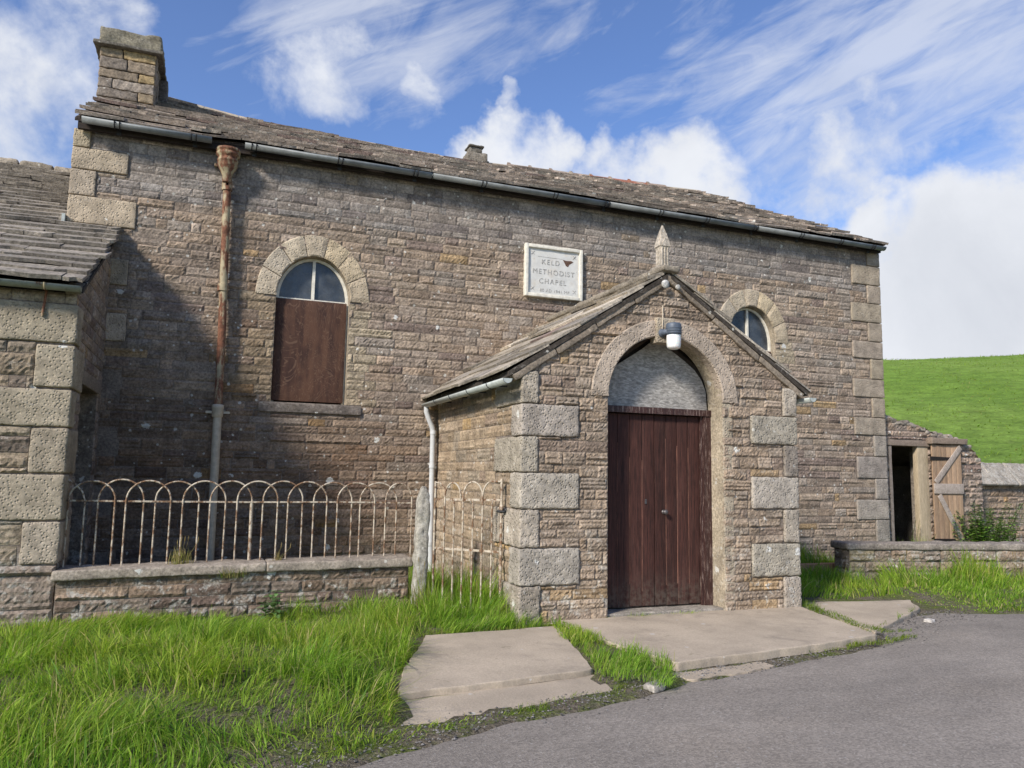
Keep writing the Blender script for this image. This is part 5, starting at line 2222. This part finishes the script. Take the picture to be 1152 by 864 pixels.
def slab(name, poly, ztop, thick, tilt=(0, 0), seed=1, ragged=.02, zref=(0, 0)):
    """concrete slab with a worn irregular outline and softened arris"""
    r = np.random.default_rng(seed)
    P = []
    n = len(poly)
    for i in range(n):
        a, b = v3(*poly[i]), v3(*poly[(i + 1) % n])
        L = np.linalg.norm(b - a)
        k = max(2, int(L / .035))
        d = (b - a) / L
        nn = v3(d[1], -d[0])
        for j in range(k):
            p = a + (b - a) * j / k
            w = ragged * (vnoise(np.array([[p[0], p[1], seed]]), 3.0, seed)[0] + .6 * vnoise(np.array([[p[0], p[1], seed]]), 11.0, seed)[0])
            P.append(p + nn * w)
    P = np.array(P)
    c = P.mean(0)

    def zz(Q, base):
        return base + tilt[0] * (Q[:, 0] - zref[0]) + tilt[1] * (Q[:, 1] - zref[1]) + .004 * fbm(np.column_stack([Q, np.zeros(len(Q))]), 1.5, seed, 3)
    k = len(P)

    def loft(rings, smooth):
        V, F = [], []
        for s_, z_ in rings:
            Q = c + (P - c) * s_
            V.append(np.column_stack([Q, zz(Q, z_)]))
        for i in range(len(rings) - 1):
            F += [(i * k + j, i * k + (j + 1) % k, (i + 1) * k + (j + 1) % k, (i + 1) * k + j) for j in range(k)]
        return np.concatenate(V), F
    g = MB()
    ch = ragged * .35 * (np.abs(vnoise(np.column_stack([P, np.full(k, 7.0)]), 14, seed)))
    V, F = loft([(1.0, ztop - thick), (1.0, ztop - .02), (.9995, ztop - .010), (.997, ztop - .003), (.992, ztop)], True)
    g.add(V, F, (1, 1, 1), True)
    V, F = loft([(.992, ztop), (.85, ztop), (.65, ztop), (.4, ztop), (.15, ztop)], False)
    V = np.concatenate([V, np.array([[c[0], c[1], zz(c[None], ztop)[0]]])])
    F += [(4 * k + j, 4 * k + (j + 1) % k, len(V) - 1) for j in range(k)]
    g.add(V, F, (1, 1, 1), True)
    return tag(g.build(name, MAT['concrete']), kind='structure')


slab('path_slab', [(2.12, -3.98), (3.62, -3.93), (3.42, -4.75), (3.18, -5.70), (1.40, -5.93), (1.62, -5.2)], .0, .055, (0, .004), 3, .018)
slab('path_step', [(1.50, -5.72), (3.22, -5.50), (3.14, -6.13), (2.1, -6.36), (1.26, -6.58)], -.082, .10, (0, .018), 4, .016, (2, -5.9))
slab('pavement', [(3.78, -3.66), (7.27, -3.60), (6.80, -5.34), (5.9, -5.52), (3.98, -5.76), (3.80, -4.9)], .0, .082, (0, .002), 5, .018)
slab('path', [(7.38, -3.2), (9.35, -3.50), (8.95, -4.0), (7.85, -4.62), (7.12, -5.0), (7.25, -4.2)], -.045, .08, (0, .012), 6, .022, (8, -4))
slab('path_edge', [(3.9, -5.80), (4.95, -5.70), (5.0, -5.86), (4.4, -5.98), (3.95, -6.0)], -.09, .08, (0, 0), 8, .03)

# ---- loose gravel along the road edge: nobody could count it
gv = MB()
gr_ = np.random.default_rng(12)
ico = np.array([(0, 0, 1), (1, 0, 0), (0, 1, 0), (-1, 0, 0), (0, -1, 0), (0, 0, -1)], float)
icf = [(0, 1, 2), (0, 2, 3), (0, 3, 4), (0, 4, 1), (5, 2, 1), (5, 3, 2), (5, 4, 3), (5, 1, 4)]


def pebble(x, y, z, s, c):
    V = ico * s * gr_.uniform(.6, 1.3, (6, 1)) * v3(1, 1, .6)
    t = gr_.uniform(0, 6.28)
    R = np.array([[math.cos(t), -math.sin(t), 0], [math.sin(t), math.cos(t), 0], [0, 0, 1]])
    gv.add(V @ R.T + v3(x, y, z + s * .2), np.array(icf), c)


for k in range(2600):
    x = gr_.uniform(-1.5, 9.5)
    d = abs(gr_.normal(0, .13)) if gr_.random() < .8 else gr_.uniform(0, .6)
    if x > 7.2:
        d = gr_.uniform(.0, 1.1) * -1 + .25
        y = float(edge_y(x)) - abs(d) * .9
        z = ROADZ
    else:
        y = float(edge_y(x)) + .16 - d * (1 if gr_.random() < .65 else -1)
        z = max(ROADZ - .005, float(ground_z(np.array([x]), np.array([y]))[0]))
    g_ = gr_.uniform(.08, .22)
    pebble(x, y, z, gr_.uniform(.005, .016), v3(g_, g_ * .93, g_ * .85))
tag(gv.build('gravel', stone_mat('gravel_stone', 0, 0, 0, 0, .5)), 'loose grey gravel along the road edge', 'gravel', kind='stuff')
for nm, (x, y), s, c, lab in (('stone', (3.50, -6.18), .065, (.36, .33, .285), 'flat pale stone lying by the grass between the two slabs'),
                              ('stone', (8.43, -4.60), .050, (.55, .51, .46), 'small white stone lying alone on the tarmac to the right')):
    g = MB()
    rbox(g, (-s * 1.3, -s, -.02), (s * 1.3, s, s * .62), c, .02, s * .3, s * .16, 14, 5, ax=((x, y, ROADZ), unit((.95, .3, 0)), unit((-.3, .95, 0)), (0, 0, 1)))
    tag(g.build(nm, stone_mat('loose_stone', .3, 0, 0, 0, .5), None, (x, y, ROADZ)), lab, 'stone')

# rough timber kerb between porch and low wall
kb = MB()
rbox(kb, (7.9, -.95, .0), (11.6, -.80, .20), (1.15, .9, .78), .2, .012, .008, 5, 3, ax=((0, 0, 0), unit((1, -.03, 0)), unit((.03, 1, 0)), (0, 0, 1)))
tag(kb.build('timber_edging', MAT['door_plank'], None, (9.7, -1.1, 0)), 'reddish timber edging board in the shaded grass beside the porch', 'edging')

# ================================================================== grass
PALG = np.array([(.19, .325, .032), (.24, .375, .040), (.30, .415, .055), (.10, .21, .026), (.32, .385, .068), (.45, .40, .18)])


def blades(P, zbase, h, w, r, pal, lean=.5, wind=(.25, .05), yellow=0.0, pw=None):
    """ribbons of grass, four segments each, bending over"""
    n = len(P)
    th = r.uniform(0, 2 * math.pi, n)
    ln = np.abs(r.normal(0, lean, n)) + .08
    Pz = np.column_stack([P[:, :2], np.zeros(n)])
    cw = .42 * min(lean, .62) / .5
    dx = np.cos(th) * ln + wind[0] * r.uniform(0, 1, n) + cw * vnoise(Pz, 1.6, 91) + 1.1 * cw * vnoise(Pz, 4.2, 93)
    dy = np.sin(th) * ln + wind[1] * r.uniform(0, 1, n) + cw * vnoise(Pz, 1.6, 92) + 1.1 * cw * vnoise(Pz, 4.2, 94)
    a = th + math.pi / 2 + r.normal(0, .5, n)
    sx, sy = np.cos(a), np.sin(a)
    lv = np.array([0, .38, .72, 1.0])
    wv = np.array([.8, 1.0, .72, .0])
    V = np.zeros((n, 7, 3))
    for i, (l, ww) in enumerate(zip(lv, wv)):
        b = l ** 1.9
        cx, cy = P[:, 0] + dx * h * b, P[:, 1] + dy * h * b
        cz = zbase + h * l * (1 - .38 * np.minimum(1.0, (dx ** 2 + dy ** 2)) * l)
        if i < 3:
            V[:, 2 * i] = np.column_stack([cx - sx * w * ww / 2, cy - sy * w * ww / 2, cz])
            V[:, 2 * i + 1] = np.column_stack([cx + sx * w * ww / 2, cy + sy * w * ww / 2, cz])
        else:
            V[:, 6] = np.column_stack([cx, cy, cz])
    k = r.choice(len(pal), n, p=pw)
    c = pal[k] * np.exp(r.normal(0, .16, n))[:, None]
    Cc = np.repeat(c[:, None, :], 7, 1)
    o = np.arange(n)[:, None] * 7
    Q = np.concatenate([np.stack([o[:, 0], o[:, 0] + 1, o[:, 0] + 3, o[:, 0] + 2], 1), np.stack([o[:, 0] + 2, o[:, 0] + 3, o[:, 0] + 5, o[:, 0] + 4], 1)])
    T = np.stack([o[:, 0] + 4, o[:, 0] + 5, o[:, 0] + 6], 1)
    return V.reshape(-1, 3), Q, T, Cc.reshape(-1, 3)


def grass(name, label, n, box_, test, hf, seed, w=(.004, .009), lean=.5, pal=PALG, pw=(.21, .28, .21, .12, .10, .08), clump=1.0, wind=(.05, -.06), zfix=None):
    r = np.random.default_rng(seed)
    x0, x1, y0, y1 = box_
    P = np.column_stack([r.uniform(x0, x1, n), r.uniform(y0, y1, n)])
    P = P[test(P)]
    Z3 = np.column_stack([P, np.zeros(len(P))])
    cl = fbm(Z3, 2.2, seed, 3)
    keep = r.random(len(P)) < np.clip(.75 + .5 * cl * clump, .1, 1)
    P, cl = P[keep], cl[keep]
    # gather the blades into tussocks
    j = vnoise(np.column_stack([P, np.zeros(len(P))]), 6.0, seed + 1), vnoise(np.column_stack([P, np.ones(len(P)) * 9]), 6.0, seed + 2)
    P = P + np.column_stack(j) * .05
    h = hf(P) * np.clip(1 + .62 * cl * clump, .3, 1.9) * r.uniform(.45, 1.25, len(P))
    wd = r.uniform(w[0], w[1], len(P)) * np.where(r.random(len(P)) < .05, 2.1, 1.0)
    z = ground_z(P[:, 0], P[:, 1]) - .01
    if zfix is not None:
        z = np.maximum(z, zfix(P))
    V, Q, T, Cc = blades(P, z, h, wd, r, pal, lean, wind, pw=pw)
    g = MB()
    # tussock-scale hue drift
    dr = np.repeat(vnoise(np.column_stack([P, np.ones(len(P)) * 3]), 1.1, seed + 5), 7)
    Cc = Cc * np.column_stack([1 + .22 * dr, 1 + .06 * dr, 1 + .1 * dr])
    g.add(V, np.concatenate([Q]), Cc, True)
    g.f.append(T)
    g.s.append(np.ones(len(T), bool))
    o = g.build(name, MAT['grass'])
    return tag(o, label, 'grass', kind='stuff')


SLABA = [(2.05, -3.92), (3.60, -3.86), (3.42, -4.8), (3.22, -5.70), (3.16, -6.15), (2.1, -6.40), (1.22, -6.62), (1.36, -5.95), (1.58, -5.2)]
SLABC = [(3.76, -3.64), (7.3, -3.58), (6.82, -5.36), (5.9, -5.54), (3.97, -5.80), (3.78, -4.9)]
SLABD = [(7.42, -3.2), (9.35, -3.50), (8.95, -4.0), (7.85, -4.62), (7.18, -4.98), (7.32, -4.2)]


def left_test(P):
    d = P[:, 1] - edge_y(P[:, 0])
    return (d > .01 + .05 * (vnoise(np.column_stack([P, P[:, 0] * 0]), 2.5, 4) + 1)) & ~in_poly(P, SLABA) & ~((P[:, 0] > 2.62) & (P[:, 1] > -3.86)) \
        & ((P[:, 1] < -2.47) | (P[:, 0] > 2.5)) & ((P[:, 1] < -2.75) | (P[:, 0] < 2.25) | (P[:, 0] > 2.5)) & (P[:, 0] < 2.9)


def left_h(P):
    d = P[:, 1] - edge_y(P[:, 0])
    h = .06 + .135 * sstep(.1, .8, d)
    h = h * (1 - .38 * sstep(-3.5, -2.7, P[:, 1]) * sstep(1.3, .2, P[:, 0]))
    h = h * (1 - .45 * sstep(1.9, 2.7, P[:, 0]) * 1.0)
    return h


grass('verge_grass', 'long bright green grass on the bank below the railing', 135000, (-6.5, 2.9, -9.2, -2.45), left_test, left_h, 21, (.0035, .0085), .80)


def low_test(P):
    d = P[:, 1] - edge_y(P[:, 0])
    return (d > .0) & (d < 1.1) & ~in_poly(P, SLABA) & ~in_poly(P, SLABC) & (vnoise(np.column_stack([P, P[:, 0] * 0]), 1.7, 14) > -.55) & (P[:, 0] < 3.4)


grass('short_grass', 'short yellow green grass and moss along the road edge', 60000, (-6, 3.4, -9.3, -4.8), low_test, lambda P: .042 + 0 * P[:, 0], 22, (.003, .006), .7,
      np.array([(.13, .20, .022), (.17, .23, .03), (.21, .22, .05), (.09, .15, .02)]), (.35, .3, .15, .2))


def gate_test(P):
    return ((P[:, 0] > 2.35) & (P[:, 0] < 3.72) & (P[:, 1] < -2.1) & (P[:, 1] > -3.98) & ~((P[:, 0] > PX0 - .04) & (P[:, 1] > PY - .04)) & ~in_poly(P, SLABA)) & \
        ~((P[:, 0] > 3.45) & (P[:, 1] > -3.8))


grass('gate_grass', 'tufty grass growing under the iron gate', 14000, (2.3, 3.8, -4.1, -2.0), gate_test, lambda P: .17 + .24 * sstep(-3.75, -3.1, P[:, 1]), 23, (.004, .008), .5)
grass('yard_grass', 'grass growing in the yard behind the railing and gate', 6000, (1.0, 3.25, -2.2, -.15), lambda P: P[:, 0] > -9, lambda P: .20 + 0 * P[:, 0], 24, (.004, .008), .45)


def strip_test(P):
    xl = np.interp(P[:, 1], [-6.12, -6.0, -5.2, -4.4, -3.8], [3.42, 3.16, 3.34, 3.44, 3.66])
    xr = np.interp(P[:, 1], [-6.35, -6.1, -5.75, -5.2, -3.8], [3.50, 3.75, 3.98, 3.82, 3.84])
    return (P[:, 0] > xl) & (P[:, 0] < xr)


grass('strip_grass', 'strip of grass between the two concrete slabs', 9000, (3.1, 4.1, -6.3, -3.7), strip_test,
      lambda P: .06 + .13 * np.exp(-((P[:, 1] + 5.35) / .55) ** 2), 25, (.003, .007), .5, zfix=lambda P: -.05 + 0 * P[:, 0])


def fringe_test(P):
    r = np.zeros(len(P), bool)
    for pl in SLABS:
        c = np.mean(pl, 0)
        a = [tuple(c + (np.array(p) - c) * 1.035) for p in pl]
        b = [tuple(c + (np.array(p) - c) * .985) for p in pl]
        r |= in_poly(P, a) & ~in_poly(P, b)
    return r & (vnoise(np.column_stack([P, P[:, 0] * 0]), 3.0, 19) > -.15) & ((P[:, 1] < -3.8) | (P[:, 0] < 3.7)) & ~((P[:, 0] > 4.1) & (P[:, 0] < 6.6) & (P[:, 1] < -4.5))


grass('fringe_grass', 'short grass creeping over the edges of the concrete slabs', 60000, (1.0, 9.6, -6.8, -3.1), fringe_test, lambda P: .055 + 0 * P[:, 0], 35, (.003, .006), .9,
      np.array([(.17, .25, .03), (.22, .29, .04), (.27, .28, .08), (.11, .18, .025)]), (.3, .3, .2, .2), zfix=lambda P: np.where(P[:, 1] > -5.2, -.03, -.09))


def moss_test(P):
    x, y = P[:, 0], P[:, 1]
    ctr = np.interp(y, [-5.35, -4.9, -4.2, -3.4], [7.02, 7.06, 7.24, 7.34])
    a = (np.abs(x - ctr) < .085) & (y > -5.3) & (y < -3.35)
    b = (np.abs(y - np.interp(x, [5.5, 6.8, 7.4], [-5.62, -5.42, -5.24])) < .07 * sstep(5.5, 6.3, x)) & (x > 5.5) & (x < 7.35)
    return (a | b) & ~in_poly(P, SLABC)


grass('slab_grass', 'thin line of grass along the slab joint by the road', 26000, (5.4, 7.6, -5.8, -3.3), moss_test,
      lambda P: .038 + .05 * sstep(-4.4, -3.5, P[:, 1]), 26, (.003, .006), .7, np.array([(.14, .21, .024), (.19, .25, .034), (.09, .16, .02)]), (.4, .35, .25), zfix=lambda P: np.where(P[:, 1] > -5.3, -.02, -.075))


def threshold_test(P):
    return (np.abs(P[:, 1] + 3.69) < .05) & (P[:, 0] > 4.35) & (P[:, 0] < 5.75)


grass('threshold_grass', 'low weeds along the foot of the double door', 2200, (4.3, 5.8, -3.8, -3.6), threshold_test, lambda P: .055 + .05 * (P[:, 0] < 5), 27, (.003, .006), .6)
for q in bpy.data.objects:
    if q.name.startswith(('threshold_grass', 'slab_grass')):
        pass


def right_test(P):
    x, y = P[:, 0], P[:, 1]
    d = y - edge_y(x)
    side = (P - L0[:2]) @ ln_[:2]
    along = (P - L0[:2]) @ ld[:2]
    front = (side > .06) & (along > -.3)
    return (d > -.01 + .07 * (vnoise(np.column_stack([P, P[:, 0] * 0]), 2.0, 31) + 1)) & ~in_poly(P, SLABD) & front & (y > -6) & ((x > 9.45) | (y > -3.2)) & (x > 8.9)


def right_h(P):
    side = (P - L0[:2]) @ ln_[:2]
    along = (P - L0[:2]) @ ld[:2]
    return (.075 + .32 * sstep(1.2, .25, side)) * (.45 + .55 * sstep(.2, 1.3, along))


grass('verge_grass', 'long grass in front of the low stone wall on the right', 42000, (8.5, 16, -5.4, -1.6), right_test, right_h, 28, (.006, .013), .5)


def nook_test(P):
    x, y = P[:, 0], P[:, 1]
    side = (P - L0[:2]) @ ln_[:2]
    along = (P - L0[:2]) @ ld[:2]
    return (x > PX1 + .06) & (y < -.05) & ((along < -.02) | (side < -.5)) & ~((x > 7.3) & (y < -3.15)) & ~((np.abs(y + 1.1) < .12) & (x > 7.9) & (x < 11.6)) & (x < 14)


grass('nook_grass', 'shaded grass between the porch and the low wall', 24000, (7.2, 14, -3.3, 0), nook_test, lambda P: .20 + .12 * (P[:, 1] > -1.1), 29, (.006, .012), .45)


def field_test(P):
    q = (P[:, 0] - 14.5) * HD[0] + (P[:, 1] - 1) * HD[1]
    return (q > 12) & (P[:, 0] > 20)


grass('hill_grass', 'rough tufts of pasture grass on the hillside', 60000, (20, 120, 6, 100), field_test, lambda P: .13 + .06 * vnoise(np.column_stack([P, P[:, 0] * 0]), .3, 4), 30, (.03, .07), .9,
      np.array([(.17, .26, .036), (.21, .30, .048), (.23, .31, .06), (.28, .27, .11)]), (.35, .35, .22, .08), clump=.9)

# ---- single plants


def tuft(name, x, y, z, h, n, spread, pal, label, seed, group=None, seedheads=0):
    r = np.random.default_rng(seed)
    P = np.column_stack([r.normal(x, spread, n), r.normal(y, spread * .6, n)])
    V, Q, T, Cc = blades(P, np.full(n, z), h * r.uniform(.4, 1.15, n), r.uniform(.004, .007, n), r, np.array(pal), .38, (.05, 0))
    g = MB()
    g.add(V, Q, Cc, True)
    g.f.append(T)
    g.s.append(np.ones(len(T), bool))
    for i in range(seedheads):
        a = r.uniform(-.12, .12)
        p0 = v3(x + r.normal(0, spread * .6), y + r.normal(0, spread * .4), z)
        p1 = p0 + v3(a, 0, h * r.uniform(1.05, 1.45))
        tube(g, [p0, (p0 + p1) / 2 + v3(a * -.15, 0, 0), p1], .0018, 4, (.35, .29, .13))
        lathe(g, p1, [(.001, -.01), (.005, .01), (.004, .04), (.001, .06)], 5, (.36, .27, .12), axis=(a, 0, 1))
    return tag(g.build(name, MAT['grass'], None, (x, y, z)), label, 'plant', group)


tuft('grass_tuft', -.31, -2.28, cop(-.31) - .01, .20, 110, .05, [(.30, .27, .10), (.20, .24, .06), (.36, .30, .13)], 'dry yellow grass tuft on the coping behind the railing, left of the downpipe', 51, None, 6)
tuft('grass_tuft', .76, -2.28, cop(.76) - .01, .13, 45, .035, [(.28, .22, .10), (.18, .18, .06), (.34, .27, .13)], 'small withered brown tuft on the coping right of the downpipe', 52, None, 2)
tuft('grass_tuft', 2.34, -2.80, .0, .42, 60, .05, [(.30, .25, .10), (.16, .2, .05), (.34, .28, .13)], 'dry grass stems against the foot of the gatepost', 53, None, 4)
tuft('grass_tuft', .25, -2.55, .44, .12, 90, .09, [(.20, .20, .06), (.26, .22, .09), (.12, .16, .03)], 'dry moss and grass hanging on the face of the low wall', 54, None, 0)
for i, (x, y, h, lab) in enumerate([(10.7, -2.25, .62, 'grass stem with a drooping seed head by the left end of the low wall'), (12.6, -2.75, .72, 'tall pale seed head standing against the low wall on the right')]):
    tuft('seeding_grass', x, y, -.02, h * .55, 26, .05, [(.20, .20, .06), (.12, .17, .03)], lab, 56 + i, None, 4)


def leaf(mbx, O, D, L, Wd, c, up=(0, 0, 1), curl=.25):
    D = unit(D)
    s = unit(np.cross(D, v3(*up) + v3(.01, .02, 0)))
    n = np.cross(s, D)
    pr = [(0, .10), (.2, .75), (.45, 1.0), (.75, .6), (1.0, .02)]
    V = []
    for t, w in pr:
        m_ = v3(*O) + D * L * t - n * curl * L * t * t
        V += [m_ - s * Wd * w / 2 + n * .12 * Wd * w, m_, m_ + s * Wd * w / 2 + n * .12 * Wd * w]
    F = []
    for i in range(4):
        F += [(3 * i, 3 * i + 1, 3 * i + 4, 3 * i + 3), (3 * i + 1, 3 * i + 2, 3 * i + 5, 3 * i + 4)]
    mbx.add(V, F, c, True)


def nettle(x, y, z, label, nst, H, spread, seed, cols, ls=(.05, .10)):
    r = np.random.default_rng(seed)
    pl = thing('nettle_bush' if nst > 8 else 'leafy_weed', label, 'plant', (x, y, z))
    sg, lg = MB(), MB()
    for i in range(nst):
        b = v3(r.normal(x, spread), r.normal(y, spread * .45), z)
        h = H * r.uniform(.5, 1.1)
        a, aa = r.uniform(0, 6.28), r.uniform(.05, .45)
        tip = b + v3(math.cos(a) * aa * h, math.sin(a) * aa * h, h)
        tube(sg, [b, (b + tip) / 2 + v3(0, 0, .06 * h), tip], .004, 4, (.10, .12, .04))
        k = int(7 + h * 12)
        for j in range(k):
            t = .15 + .85 * j / k
            p = b + (tip - b) * t + v3(0, 0, .06 * h * 4 * t * (1 - t))
            for s in (0, math.pi):
                th = j * 1.57 + s + r.normal(0, .3)
                L = r.uniform(*ls) * (1.2 - .5 * t)
                leaf(lg, p, (math.cos(th), math.sin(th), r.uniform(-.1, .5)), L, L * .58, v3(*cols[r.integers(len(cols))]) * math.exp(r.normal(0, .15)))
    sg.build('stems', MAT['leaf'], pl)
    lg.build('foliage', MAT['leaf'], pl)
    return pl


NC = [(.10, .21, .03), (.14, .26, .04), (.19, .31, .055), (.08, .16, .03)]
nettle(15.35, -.15, -.02, 'green nettle bush growing against the field wall right of the open wooden door', 64, 1.15, .40, 61, NC, (.07, .13))
nettle(16.6, .30, -.02, 'smaller scattered weed at the foot of the field wall far right', 9, .55, .25, 62, NC, (.05, .09))
nettle(.73, -2.72, -.03, 'broad leaved weed in the grass in front of the low railing wall', 5, .34, .06, 63, [(.10, .19, .06), (.14, .24, .08)], (.07, .12))
nettle(13.3, .0, -.05, 'pale thin weeds at the open outhouse doorway', 6, .85, .15, 64, [(.16, .2, .06)], (.03, .06))
